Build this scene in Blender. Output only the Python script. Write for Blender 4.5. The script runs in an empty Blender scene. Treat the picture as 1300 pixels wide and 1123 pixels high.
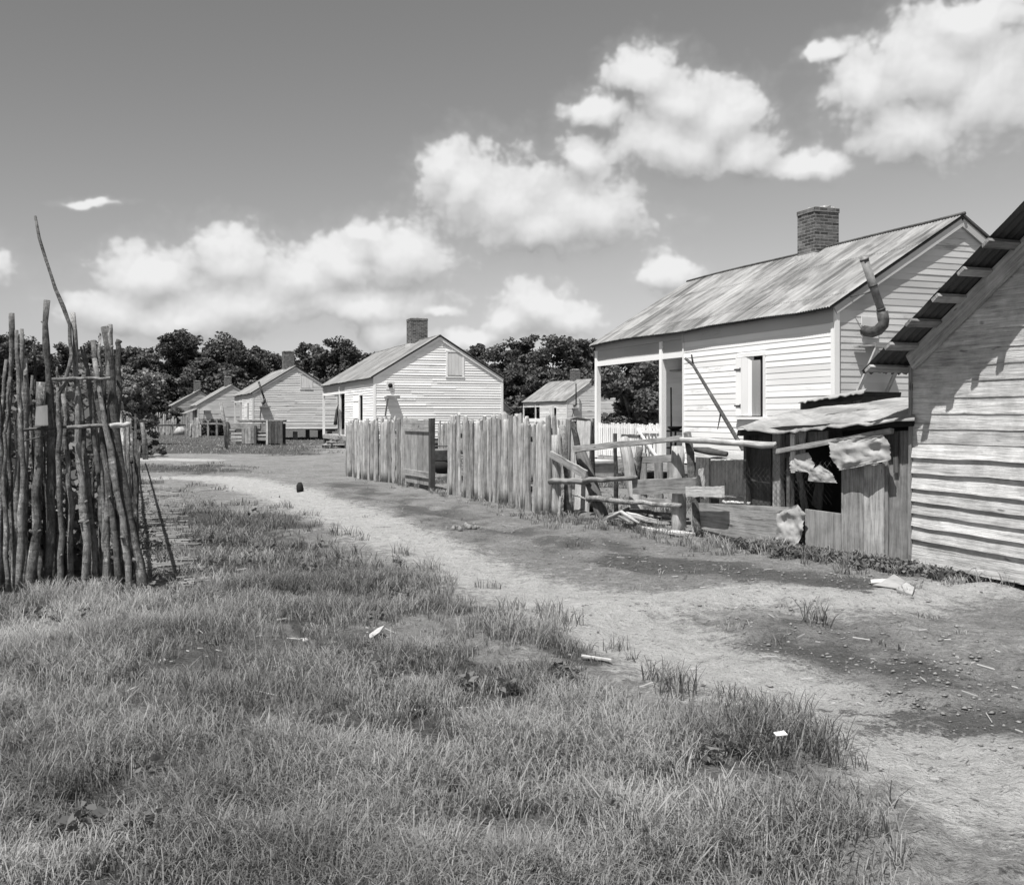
import bpy, math, random
import numpy as np
from mathutils import Vector, Matrix
R = math.radians
rng = random.Random(7)
nr = np.random.RandomState(11)
S = bpy.context.scene
COL = S.collection

# ------------------------------------------------------------------ camera
F, CX, HZ, CAMH = 1300.0, 650.0, 529.0, 1.5       # focal length in photo pixels, centre column, horizon row, eye height
cd = bpy.data.cameras.new('camera'); cam = bpy.data.objects.new('camera', cd); COL.objects.link(cam)
cam.location = (0, 0, CAMH); cam.rotation_euler = (R(90), 0, 0)
cd.sensor_fit = 'HORIZONTAL'; cd.sensor_width = 36; cd.lens = 36 * F / 1300
cd.shift_y = -(561.5 - HZ) / 1300; cd.clip_end = 3000; cd.clip_start = 0.05
S.camera = cam
S.render.resolution_x = 1024; S.render.resolution_y = 884

# ------------------------------------------------------------------ sun + exposure
TH = R(20.5)                                       # heading of the lane: cabins run along u, their gables along v
u = Vector((-math.sin(TH), math.cos(TH), 0)); v = Vector((math.cos(TH), math.sin(TH), 0))
ray = v * 0.37 + u * 0.22 + Vector((0, 0, -1)); ray.normalize()
sd = bpy.data.lights.new('sun', 'SUN'); sun = bpy.data.objects.new('sun', sd); COL.objects.link(sun)
sd.energy = 5.0; sd.angle = R(0.5); sd.color = (1, 0.985, 0.96)
sun.rotation_euler = ray.to_track_quat('-Z', 'Y').to_euler(); sun.location = (-8, -10, 40)
toS = -ray
SUN_EL = math.asin(toS.z); SUN_AZ = math.atan2(toS.x, toS.y)
S.view_settings.view_transform = 'Standard'; S.view_settings.look = 'None'
S.view_settings.exposure = 0.62; S.view_settings.gamma = 1

# ------------------------------------------------------------------ node helpers
class NT:
    def __init__(s, nt): s.nt = nt
    def n(s, t, **k):
        o = s.nt.nodes.new(t)
        for a, b in k.items(): setattr(o, a, b)
        return o
    def put(s, sock, val):
        if isinstance(val, bpy.types.NodeSocket): s.nt.links.new(val, sock)
        elif val is not None: sock.default_value = val
    def m(s, op, a=None, b=None, c=None, clamp=False):
        o = s.n('ShaderNodeMath', operation=op); o.use_clamp = clamp
        for i, x in enumerate((a, b, c)):
            if x is not None: s.put(o.inputs[i], x)
        return o.outputs[0]
    def ss(s, x, a, b, c=0.0, d=1.0):
        o = s.n('ShaderNodeMapRange', interpolation_type='SMOOTHSTEP')
        for i, q in enumerate((x, a, b, c, d)): s.put(o.inputs[i], q)
        return o.outputs[0]
    def lr(s, x, a, b, c=0.0, d=1.0):
        o = s.n('ShaderNodeMapRange')
        for i, q in enumerate((x, a, b, c, d)): s.put(o.inputs[i], q)
        return o.outputs[0]
    def noise(s, vec, sc, det=4, rough=0.55, dist=0.0):
        o = s.n('ShaderNodeTexNoise'); s.put(o.inputs['Vector'], vec)
        o.inputs['Scale'].default_value = sc; o.inputs['Detail'].default_value = det
        o.inputs['Roughness'].default_value = rough; o.inputs['Distortion'].default_value = dist
        return o.outputs['Fac']
    def scale(s, vec, k):
        o = s.n('ShaderNodeMapping'); s.put(o.inputs['Vector'], vec); o.inputs['Scale'].default_value = k
        return o.outputs[0]
    def mix(s, f, a, b):   # float mix
        o = s.n('ShaderNodeMix', data_type='FLOAT'); s.put(o.inputs[0], f); s.put(o.inputs[2], a); s.put(o.inputs[3], b)
        return o.outputs[0]
    def grey(s, x):
        o = s.n('ShaderNodeCombineColor')
        for i in range(3): s.put(o.inputs[i], x)
        return o.outputs[0]

# ------------------------------------------------------------------ world: panchromatic sky with cumulus
w = bpy.data.worlds.new('World'); S.world = w; w.use_nodes = True
w.node_tree.nodes.clear(); N = NT(w.node_tree)
sky = N.n('ShaderNodeTexSky', sky_type='NISHITA'); sky.sun_disc = False
sky.sun_elevation = SUN_EL; sky.sun_rotation = SUN_AZ; sky.dust_density = 1.5; sky.air_density = 1.0
sp = N.n('ShaderNodeSeparateColor'); w.node_tree.links.new(sky.outputs[0], sp.inputs[0])
film = N.m('ADD', N.m('MULTIPLY', sp.outputs[0], .50), N.m('ADD', N.m('MULTIPLY', sp.outputs[1], .34), N.m('MULTIPLY', sp.outputs[2], .16)))
tc = N.n('ShaderNodeTexCoord'); dirv = tc.outputs['Generated']
sx = N.n('ShaderNodeSeparateXYZ'); w.node_tree.links.new(dirv, sx.inputs[0])
az = N.m('ARCTAN2', sx.outputs[0], sx.outputs[1]); el = N.m('ARCSINE', sx.outputs[2])
# cumulus field computed here as a coverage / brightness map over azimuth and elevation (units: radians x 1000)
def _h(ix, iy, seed):
    n = (ix.astype(np.int64) * 374761393 + iy.astype(np.int64) * 668265263 + seed * 1274126177) & 0x7fffffff
    n = ((n ^ (n >> 13)) * 1103515245) & 0x7fffffff
    return ((n ^ (n >> 16)) & 0xffff) / 65535.0
def vn(x, y, seed=0):
    ix = np.floor(x); iy = np.floor(y); fx = x - ix; fy = y - iy
    fx = fx * fx * (3 - 2 * fx); fy = fy * fy * (3 - 2 * fy)
    a = _h(ix, iy, seed); b = _h(ix + 1, iy, seed); c = _h(ix, iy + 1, seed); d = _h(ix + 1, iy + 1, seed)
    return (a * (1 - fx) + b * fx) * (1 - fy) + (c * (1 - fx) + d * fx) * fy
def fbm(x, y, o=4, seed=0):
    s = 0; a = .5; t = 0
    for i in range(o):
        s = s + a * vn(x * 2 ** i, y * 2 ** i, seed + i); t += a; a *= .5
    return s / t
def worley(x, y, seed):
    ix = np.floor(x); iy = np.floor(y); d = np.full(x.shape, 9.0)
    for i in (-1, 0, 1):
        for j in (-1, 0, 1):
            cx = ix + i + .15 + .7 * _h(ix + i, iy + j, seed); cy = iy + j + .15 + .7 * _h(ix + i, iy + j, seed + 9); d = np.minimum(d, (cx - x) ** 2 + (cy - y) ** 2)
    return 1 - np.sqrt(d)
clouds = [(190,350,80,42),(285,330,68,46),(150,392,70,38),(300,385,110,48),(385,352,70,42),(430,335,60,40),(515,325,82,50),(450,385,125,36),(230,405,135,38),(470,300,30,16),
 (592,236,66,60),(645,256,92,66),(737,202,34,34),(745,270,80,56),(690,288,120,42),(562,212,32,34),
 (820,98,52,42),(862,130,66,48),(758,142,48,28),(922,150,58,48),(860,185,96,44),(955,192,50,34),(1030,212,56,22),
 (1100,118,70,64),(1180,90,95,76),(1255,110,95,95),(1160,170,95,50),(1230,28,85,42),(1040,66,34,14),
 (845,352,46,30),(690,392,64,40),(650,415,36,30),(722,408,54,34),(490,422,42,28),(112,258,44,7),
 (590,436,70,16),(560,400,30,12),(1345,130,70,80),(1400,60,80,50),(-60,330,90,40),(-180,250,110,50),(-420,330,160,60),(1560,180,150,80),(1750,300,160,70)]
IW, IH = 2000, 800
gx, gy = np.meshgrid((np.arange(IW) + .5 - IW / 2), (np.arange(IH) + .5))       # azimuth, elevation in milliradians
wx = gx + 26 * (fbm(gx / 60, gy / 60, 5, 201) - .5) + 12 * (fbm(gx / 18, gy / 18, 4, 221) - .5); wy = gy + 22 * (fbm(gx / 60, gy / 60, 5, 301) - .5) + 10 * (fbm(gx / 18, gy / 18, 4, 321) - .5)
fld = np.full(gx.shape, -9.0)
for (px, py, rx, ry) in clouds:
    a0 = math.atan2(px - CX, F); e0 = math.atan2((HZ - py) * math.cos(a0), F); ra = rx / F * math.cos(a0) ** 2 * 1000; re = ry / F * math.cos(a0) * 1000
    dy = (wy - e0 * 1000) / re; q = 1 - np.sqrt(((wx - a0 * 1000) / ra) ** 2 + np.where(dy < 0, dy * 1.25, dy) ** 2); q = np.maximum(q, -3)
    hh = np.clip(.5 + .5 * (fld - q) / .25, 0, 1); fld = q + (fld - q) * hh + .25 * hh * (1 - hh)
puff = .5 * worley(wx / 34, wy / 30, 5) + .3 * worley(wx / 17, wy / 15, 25) + .2 * worley(wx / 8, wy / 7, 45) - .5
wsp = fbm(gx / 45, gy / 30, 6, 400) - .5
dens = fld + .8 * puff + .55 * wsp + .28 * (fbm(gx / 9, gy / 8, 5, 500) - .5) + .04
def sstep(x, a, b): t = np.clip((x - a) / (b - a), 0, 1); return t * t * (3 - 2 * t)
cov = sstep(dens, -.04, .42); cov = np.maximum(cov, sstep(dens, -.5, .15) * .14)
hgt = np.clip(dens, 0, 1.0) ** .6
def shl(k, m): return hgt - np.roll(np.roll(hgt, -k, 0), m, 1)
lit = .64 + .12 * sstep(fld, 0, .8) + .12 * shl(5, 2) + .14 * shl(14, 4) + .30 * (np.clip(fld, -.2, 1) - np.clip(np.roll(fld, -26, 0), -.2, 1)) + .12 * puff + .08 * wsp
cov *= sstep(gy, 2, 40) * .5 + .5
pix = np.zeros((IH, IW, 4), np.float32); pix[..., 0] = cov; pix[..., 1] = np.clip(lit, 0, 1); pix[..., 3] = 1
im = bpy.data.images.new('cumulus_field', IW, IH, float_buffer=True, is_data=True); im.pixels.foreach_set(pix.ravel()); im.update(); im.pack()
ti = N.n('ShaderNodeTexImage', interpolation='Cubic', extension='CLIP'); ti.image = im
cuv = N.n('ShaderNodeCombineXYZ'); w.node_tree.links.new(N.m('MULTIPLY_ADD', az, 1000.0 / IW, .5), cuv.inputs[0]); w.node_tree.links.new(N.m('MULTIPLY', el, 1000.0 / IH), cuv.inputs[1])
w.node_tree.links.new(cuv.outputs[0], ti.inputs[0])
tsx = N.n('ShaderNodeSeparateColor'); w.node_tree.links.new(ti.outputs[0], tsx.inputs[0])
cov = tsx.outputs[0]; thin = cov; cl = N.m('MULTIPLY', N.m('POWER', tsx.outputs[1], .8), .56)
# haze brightening near the horizon
hz = N.m('POWER', N.m('SUBTRACT', 1.0, N.m('MAXIMUM', sx.outputs[2], 0.0), clamp=True), 7.0)
skyv = N.m('ADD', N.m('MULTIPLY', film, .069), N.m('MULTIPLY', hz, .23))
skyl = N.m('MULTIPLY', skyv, N.lr(az, -.5, .5, .84, 1.10))
tot = N.mix(N.m('MAXIMUM', cov, thin), skyl, cl)
bg = N.n('ShaderNodeBackground'); w.node_tree.links.new(N.grey(tot), bg.inputs[0]); bg.inputs[1].default_value = 1.0
out = N.n('ShaderNodeOutputWorld'); w.node_tree.links.new(bg.outputs[0], out.inputs[0])
SKY_NODES = True

# ------------------------------------------------------------------ pixel <-> place
def base_z(Y): return -0.0035 * np.clip(np.asarray(Y, float) - 20, 0, 75)
def at(px, py):                # a photo pixel on the ground -> (X, Y)
    Y = F * CAMH / max(py - HZ, 3)
    for _ in range(4): Y = F * (CAMH - float(base_z(Y))) / max(py - HZ, 3)
    return ((px - CX) / F * Y, Y)
def atd(px, py, Y): return Vector(((px - CX) / F * Y, Y, CAMH + (HZ - py) / F * Y))
def inpoly(x, y, P):
    r = np.zeros(x.shape, bool); n = len(P)
    for i in range(n):
        x1, y1 = P[i]; x2, y2 = P[(i + 1) % n]
        if y1 == y2: continue
        c = ((y1 > y) != (y2 > y)) & (x < (x2 - x1) * (y - y1) / (y2 - y1) + x1)
        r ^= c
    return r
def dline(x, y, P):
    d = np.full(x.shape, 1e9)
    for (x1, y1), (x2, y2) in zip(P[:-1], P[1:]):
        L = (x2 - x1) ** 2 + (y2 - y1) ** 2 + 1e-9
        t = np.clip(((x - x1) * (x2 - x1) + (y - y1) * (y2 - y1)) / L, 0, 1)
        d = np.minimum(d, np.hypot(x - x1 - t * (x2 - x1), y - y1 - t * (y2 - y1)))
    return d
def sgn(x, y, P):              # signed distance, positive inside
    return np.where(inpoly(x, y, P), 1, -1) * dline(x, y, list(P) + [P[0]])
EDGE = [(150,598),(240,612),(330,634),(430,672),(515,712),(560,742),(620,762),(700,778),(770,800),(820,846),(880,872),(990,893),(1050,930),(1090,975),(1120,1030),(1180,1123)]
P_G1 = [(-60, 40), (-30, 34)] + [at(*p) for p in EDGE] + [(2.0, 0), (3, -8), (-60, -8)]
P_G2 = [at(-900, 545), at(445, 545), at(443, 577), at(380, 579), at(330, 580), at(285, 577), at(160, 577), at(-900, 579)]
P_G3 = [at(100, 587), at(240, 587), at(330, 589), at(365, 598), at(330, 603), at(250, 604), at(100, 600)]
SANDF = [at(*p) for p in [(60,583),(215,583),(250,584)]] ; SANDL = [at(*p) for p in [(230,606),(280,607),(330,616),(400,640),(480,668),(560,705),(640,735),(720,765),(800,800),(880,835),(1000,880),(1100,925),(1200,965),(1300,1010)]]
SANDR = [at(*p) for p in [(760,772),(860,765),(980,752),(1080,765),(1200,748),(1300,745)]]
F0, F1 = Vector((.6, 15.6, 0)), Vector((3.92, 10.0, 0))     # the pen's fence line
PF0, PF1 = Vector((-4.28, 26.6, 0)), Vector((.64, 15.6, 0)) # the paling fence line
FL = [(PF0.x, PF0.y), (F0.x, F0.y), (F1.x, F1.y), (4.9, 8.0)]
BARE = [at(450, 812), at(545, 790)]; BARE3 = [at(560, 800), at(640, 835), at(740, 850), at(850, 905)]; BARE2 = [at(230, 838), at(330, 826), at(440, 812)]
def grass_amount(x, y):        # 0 bare .. 1 full grass
    e = (fbm(x * 1.3, y * 1.3, 4, 3) - .5) * 1.5
    k = np.clip(np.hypot(x, y) / 12, .5, 2)
    g1 = np.clip((sgn(x, y, P_G1) + e * 1.1 * k) / (.9 * k), 0, 1)
    g2 = np.clip((sgn(x, y, P_G2) + e * 3) / 2.5, 0, 1)
    g3 = np.clip((sgn(x, y, P_G3) + e * 2) / 2.0, 0, 1)
    b = np.minimum(dline(x, y, BARE) / .5, 1) ** 2 * np.clip(dline(x, y, BARE2) / .45, .12, 1) ** 1.5
    g = np.maximum(g1 * b * np.clip(dline(x, y, BARE3) / .45 + (fbm(x * 3, y * 3, 3, 12) - .5) * 3, .12, 1) * np.clip((fbm(x * 1.1, y * 1.1, 4, 88) - .32) * 10, .5, 1), np.maximum(g2, g3) * .8)
    # yards behind the fences and the far ground
    side = (x - PF0.x) * (PF1.y - PF0.y) - (y - PF0.y) * (PF1.x - PF0.x)
    yard = (side < 0) & (y > 15.6) & (x > -4.3)
    g = np.where(yard, np.maximum(g, np.clip((fbm(x * .5, y * .5, 3, 9) - .42) * 5, 0, .8)), g)
    g = np.where(y > 62, np.maximum(g, .7), g)
    return g
def gz(x, y):
    x = np.asarray(x, float); y = np.asarray(y, float)
    z = base_z(y)
    near = np.clip(1 - np.hypot(x, y) / 60, 0, 1)
    z = z + (fbm(x * .45, y * .45, 3, 21) - .5) * .10 * near + (fbm(x * 2.2, y * 2.2, 5, 5) - .5) * .11 * near
    dl = dline(x, y, SANDL)
    z = z - .035 * np.exp(-(dl / .5) ** 2) - .03 * np.exp(-((dl - 1.5) / .16) ** 2) * (x * 1.0 > -99)
    dr = dline(x, y, SANDR)
    z = z + .05 * np.exp(-(dr / .35) ** 2) * near
    z = z + (np.abs(fbm(x * 8, y * 8, 4, 31) - .5) - .12) * .075 * np.clip(1 - np.hypot(x, y) / 25, 0, 1)
    return z
def gzf(x, y): return float(gz(np.array([x]), np.array([y]))[0])

# ------------------------------------------------------------------ materials (black and white place: every colour is a grey)
def newmat(name):
    m = bpy.data.materials.new(name); m.use_nodes = True; m.node_tree.nodes.clear()
    N = NT(m.node_tree)
    b = N.n('ShaderNodeBsdfPrincipled'); o = N.n('ShaderNodeOutputMaterial')
    m.node_tree.links.new(b.outputs[0], o.inputs[0])
    b.inputs['Specular IOR Level'].default_value = .25
    return m, N, b
def bump(N, b, h, dist, st=1.0):
    k = N.n('ShaderNodeBump'); k.inputs['Strength'].default_value = st; k.inputs['Distance'].default_value = dist
    N.nt.links.new(h, k.inputs['Height']); N.nt.links.new(k.outputs[0], b.inputs['Normal'])
def uvn(N): return N.n('ShaderNodeUVMap').outputs[0]
def rnd(N):
    a = N.n('ShaderNodeAttribute'); a.attribute_name = 'rnd'; return a.outputs['Fac']
def wood_mat(name, lo, hi, gs=(2.0, 30, 1), var=.35, bd=.004, rough=.9):
    m, N, b = newmat(name); U = uvn(N); r = rnd(N)
    g = N.noise(N.scale(U, gs), 1.0, 6, .7, .5); g2 = N.noise(N.scale(U, (4, 120, 1)), 1.0, 4, .7, .3); p = N.noise(U, 4.5, 5, .65); kn = N.noise(N.scale(U, (4, 11, 1)), 1.0, 2, .5)
    t = N.m('ADD', N.m('MULTIPLY', N.ss(g, .34, .66), .45), N.m('ADD', N.m('MULTIPLY', N.ss(g2, .36, .64), .25), N.m('MULTIPLY', N.ss(p, .35, .65), .3)))
    c = N.mix(t, lo * .7, hi * 1.15)
    c = N.m('MULTIPLY', c, N.lr(r, 0, 1, 1 - var, 1 + var))
    c = N.m('MULTIPLY', c, N.ss(kn, .24, .33, .35, 1)); c = N.m('MULTIPLY', c, N.ss(g, .28, .37, .4, 1))
    N.put(b.inputs['Base Color'], N.grey(c)); b.inputs['Roughness'].default_value = rough
    bump(N, b, N.m('ADD', g, N.m('MULTIPLY', g2, .5)), bd * 1.8, 1.0); return m
def paint_mat(name, hi=.78, bare=.26, wear=.5, stain=.25):
    m, N, b = newmat(name); U = uvn(N); r = rnd(N)
    g = N.noise(N.scale(U, (1.6, 45, 1)), 1.0, 6, .75, .3); p = N.noise(N.scale(U, (.8, 1.6, 1)), 1.0, 5, .65)
    big = N.noise(U, .45, 3, .5)
    wr = N.ss(N.m('ADD', N.m('MULTIPLY', g, .45), N.m('ADD', N.m('MULTIPLY', p, .6), N.m('MULTIPLY', N.m('SUBTRACT', r, .5), .30))), .60 + .14 * (1 - wear), .76 + .14 * (1 - wear))
    c = N.mix(wr, hi, bare)
    c = N.m('MULTIPLY', c, N.ss(big, .3, .75, 1.0, 1 - stain))
    c = N.m('MULTIPLY', c, N.lr(r, 0, 1, .88, 1.06))
    N.put(b.inputs['Base Color'], N.grey(c)); b.inputs['Roughness'].default_value = .75
    bump(N, b, g, .003, .6); return m
def tin_mat(name, lo, hi, sheet=.66, course=1.75):
    m, N, b = newmat(name); U = uvn(N)
    s = N.n('ShaderNodeSeparateXYZ'); N.nt.links.new(U, s.inputs[0])
    iu = N.m('FLOOR', N.m('DIVIDE', s.outputs[0], sheet)); iv = N.m('FLOOR', N.m('DIVIDE', N.m('ADD', s.outputs[1], N.m('MULTIPLY', N.m('MODULO', iu, 2.0), .07)), course))
    cb = N.n('ShaderNodeCombineXYZ'); N.nt.links.new(iu, cb.inputs[0]); N.nt.links.new(iv, cb.inputs[1])
    wn = N.n('ShaderNodeTexWhiteNoise', noise_dimensions='2D'); N.nt.links.new(cb.outputs[0], wn.inputs['Vector'])
    st = N.noise(N.scale(U, (5.5, .55, 1)), 1.0, 6, .62, .6); bl = N.noise(N.scale(U, (1.3, .7, 1)), 1.0, 4, .6, .8)
    fine = N.noise(N.scale(U, (30, 8, 1)), 1.0, 4, .6)
    t = N.m('ADD', N.m('MULTIPLY', N.ss(st, .36, .64), .40), N.m('ADD', N.m('MULTIPLY', N.ss(bl, .42, .58), .32), N.m('MULTIPLY', wn.outputs[0], .28)))
    c = N.mix(t, lo, hi)
    vv = N.m('FRACT', N.m('DIVIDE', s.outputs[1], course))
    c = N.m('MULTIPLY', c, N.ss(vv, 0, .035, .6, 1.0)); c = N.m('MULTIPLY', c, N.lr(fine, .2, .8, .82, 1.15))
    N.put(b.inputs['Base Color'], N.grey(c)); b.inputs['Roughness'].default_value = .62; b.inputs['Metallic'].default_value = .15
    bump(N, b, fine, .002, .6); return m
def brick_mat(name):
    m, N, b = newmat(name); U = uvn(N)
    br = N.n('ShaderNodeTexBrick'); N.nt.links.new(U, br.inputs['Vector']); br.inputs['Scale'].default_value = 1
    br.inputs['Brick Width'].default_value = .21; br.inputs['Row Height'].default_value = .072; br.inputs['Mortar Size'].default_value = .008
    br.inputs['Color1'].default_value = (.045, .045, .045, 1); br.inputs['Color2'].default_value = (.16, .16, .16, 1); br.inputs['Mortar'].default_value = (.24, .24, .24, 1)
    br.inputs['Mortar Smooth'].default_value = .3; br.inputs['Bias'].default_value = -.1
    bw = N.n('ShaderNodeRGBToBW'); N.nt.links.new(br.outputs[0], bw.inputs[0])
    p = N.noise(U, 6, 5, .6); c = N.m('MULTIPLY', bw.outputs[0], N.lr(p, .2, .8, .55, 1.5))
    N.put(b.inputs['Base Color'], N.grey(c)); b.inputs['Roughness'].default_value = .95
    bump(N, b, N.m('SUBTRACT', p, br.outputs['Fac']), .012, .8); return m
def bark_mat(name, lo, hi):
    m, N, b = newmat(name); U = uvn(N); r = rnd(N)
    g = N.noise(N.scale(U, (22, 60, 1)), 1.0, 6, .7, .5); p = N.noise(N.scale(U, (3.5, 9, 1)), 1.0, 5, .65); rg = N.noise(N.scale(U, (14, 3, 1)), 1.0, 4, .6, .6)
    t = N.m('ADD', N.m('MULTIPLY', N.ss(g, .35, .65), .35), N.m('ADD', N.m('MULTIPLY', N.ss(p, .36, .62), .35), N.m('MULTIPLY', N.ss(rg, .36, .64), .3)))
    c = N.m('MULTIPLY', N.mix(t, lo * .6, hi * 1.2), N.lr(r, 0, 1, .55, 1.45)); c = N.m('ADD', c, N.ss(N.m('ADD', p, N.m('MULTIPLY', g, .3)), .72, .84, 0, .22)); c = N.m('MULTIPLY', c, N.ss(rg, .26, .36, .35, 1))
    N.put(b.inputs['Base Color'], N.grey(c)); b.inputs['Roughness'].default_value = .92
    bump(N, b, N.m('ADD', g, N.m('ADD', p, rg)), .014, 1.0); return m
def leaf_mat(name, lo, hi, tr=.25):
    m, N, b = newmat(name); r = rnd(N)
    g = N.n('ShaderNodeNewGeometry'); p = N.noise(g.outputs['Position'], .35, 3, .6)
    c = N.mix(N.m('ADD', N.m('MULTIPLY', r, .7), N.m('MULTIPLY', N.ss(p, .35, .65), .3)), lo, hi)
    N.put(b.inputs['Base Color'], N.grey(c)); b.inputs['Roughness'].default_value = .6
    t = N.n('ShaderNodeBsdfTranslucent'); N.nt.links.new(N.grey(c), t.inputs[0])
    mx = N.n('ShaderNodeMixShader'); mx.inputs[0].default_value = tr
    o = [n for n in N.nt.nodes if n.bl_idname == 'ShaderNodeOutputMaterial'][0]
    N.nt.links.new(b.outputs[0], mx.inputs[1]); N.nt.links.new(t.outputs[0], mx.inputs[2]); N.nt.links.new(mx.outputs[0], o.inputs[0])
    return m
def plain_mat(name, c, c2=None, sc=8, rough=.85):
    m, N, b = newmat(name); g = N.n('ShaderNodeNewGeometry'); p = N.noise(g.outputs['Position'], sc, 5, .6)
    N.put(b.inputs['Base Color'], N.grey(N.lr(p, .3, .7, c, c2 if c2 else c * 1.5))); b.inputs['Roughness'].default_value = rough
    bump(N, b, p, .005, .7); return m
def ground_mat():
    m, N, b = newmat('earth'); g = N.n('ShaderNodeNewGeometry'); P = g.outputs['Position']
    def A(k):
        a = N.n('ShaderNodeAttribute'); a.attribute_name = k; return a.outputs['Fac']
    n1 = N.noise(P, 1.1, 6, .6); n2 = N.noise(P, 7, 6, .65); n3 = N.noise(P, 34, 5, .7); n4 = N.noise(P, 110, 3, .6)
    dirt = N.lr(n1, .3, .7, .22, .33)
    dirt = N.m('MULTIPLY', dirt, N.lr(n2, .3, .7, .72, 1.22)); dirt = N.m('MULTIPLY', dirt, N.lr(n3, .3, .7, .68, 1.24))
    sand = N.m('MULTIPLY', .50, N.m('MULTIPLY', N.lr(n2, .3, .7, .80, 1.12), N.lr(n3, .3, .7, .84, 1.10)))
    mud = N.m('MULTIPLY', N.lr(n2, .3, .7, .085, .16), N.lr(n3, .3, .7, .65, 1.3))
    gr = N.m('MULTIPLY', N.lr(n2, .3, .7, .05, .13), N.lr(n3, .3, .7, .5, 1.5))
    c = N.mix(N.ss(N.m('ADD', A('sand'), N.m('ADD', N.m('MULTIPLY', N.m('SUBTRACT', n2, .5), 1.3), N.m('MULTIPLY', N.m('SUBTRACT', n3, .5), .8))), .15, .8), dirt, sand)
    c = N.mix(N.ss(N.m('ADD', A('mud'), N.m('ADD', N.m('MULTIPLY', N.m('SUBTRACT', n2, .5), 1.3), N.m('MULTIPLY', N.m('SUBTRACT', n3, .5), 1.3))), .42, .70), c, mud)
    c = N.mix(N.ss(N.m('ADD', A('grass'), N.m('MULTIPLY', N.m('SUBTRACT', n2, .5), .8)), .25, .75), c, gr)
    c = N.m('MULTIPLY', c, N.lr(n4, .3, .7, .86, 1.12))
    speck = N.m('MULTIPLY', N.ss(N.noise(P, 16, 4, .7), .60, .66, 1, .45), N.ss(N.noise(P, 45, 3, .7), .62, .68, 1, .5)); c = N.m('MULTIPLY', c, speck)
    N.put(b.inputs['Base Color'], N.grey(c)); b.inputs['Roughness'].default_value = .97; b.inputs['Specular IOR Level'].default_value = .1
    bump(N, b, N.m('ADD', N.m('MULTIPLY', n2, 1.2), N.m('ADD', N.m('MULTIPLY', n3, .7), N.m('MULTIPLY', n4, .25))), .09, 1.0); return m

M = {
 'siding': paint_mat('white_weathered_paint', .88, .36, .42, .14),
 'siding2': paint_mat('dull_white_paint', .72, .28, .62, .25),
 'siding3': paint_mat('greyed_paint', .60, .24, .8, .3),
 'trim': paint_mat('trim_paint', .86, .4, .3, .12),
 'shade_boards': paint_mat('shaded_frieze_paint', .52, .28, .7, .2),  # trim colour darkened to stand for shade under the eaves
 'shackboard': wood_mat('whitewashed_plank', .30, .60, (1.4, 26, 1), .16, .005),
 'greyboard': wood_mat('grey_wide_board', .20, .38, (1.4, 24, 1), .2, .004),
 'streak_stalk': leaf_mat('light_streak_stalks', .08, .26, .2),
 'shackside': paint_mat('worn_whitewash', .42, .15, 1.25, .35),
 'wood': wood_mat('weathered_wood', .15, .36),
 'paling': wood_mat('split_paling_wood', .15, .42, (1.6, 34, 1), .36, .010),
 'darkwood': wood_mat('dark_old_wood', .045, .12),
 'gatewood': wood_mat('gate_boards', .17, .34, (1.3, 24, 1), .2),
 'palewood': wood_mat('pale_new_board', .34, .55, (1.5, 20, 1), .2),
 'tin': tin_mat('corrugated_tin', .045, .33),
 'tin2': tin_mat('corrugated_tin_far', .10, .32, .66, 1.6),
 'tindark': tin_mat('rusty_tin', .035, .11),
 'tinpale': tin_mat('pale_flattened_tin', .16, .40, .8, .5),
 'crumple': plain_mat('crumpled_tin', .30, .40, 14, .8),
 'brick': brick_mat('chimney_brick'),
 'mortar': plain_mat('mortar_cap', .4, .6, 9),
 'bark': bark_mat('pole_bark', .05, .22),
 'barkdark': bark_mat('dark_pole_bark', .02, .07),
 'trunk': bark_mat('trunk_bark', .05, .14),
 'leaf': leaf_mat('oak_leaves', .025, .15, .25),
 'leaf2': leaf_mat('shrub_leaves', .05, .20, .3),
 'leafpale': leaf_mat('pale_willow_leaves', .10, .30, .3),
 'weed': leaf_mat('weed_leaves', .06, .2, .3),
 'grass': leaf_mat('grass_blades', .055, .46, .35),
 'straw': leaf_mat('dry_straw', .2, .42, .2),
 'iron': plain_mat('rusted_iron', .03, .09, 14, .6),
 'pipe': plain_mat('galvanised_pipe', .12, .26, 10, .5),
 'black': plain_mat('soot_and_shade_black', .012, .02, 8),  # soot, and also the painted shade inside the coop
 'clod': plain_mat('clod_earth', .12, .28, 30, 1),
 'cloth': plain_mat('dark_cloth', .04, .08, 10),
 'paper': plain_mat('white_paper', .7, .85, 10),
 'rag': plain_mat('grey_rag', .3, .45, 10),
 'earth': ground_mat(),
}

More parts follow.
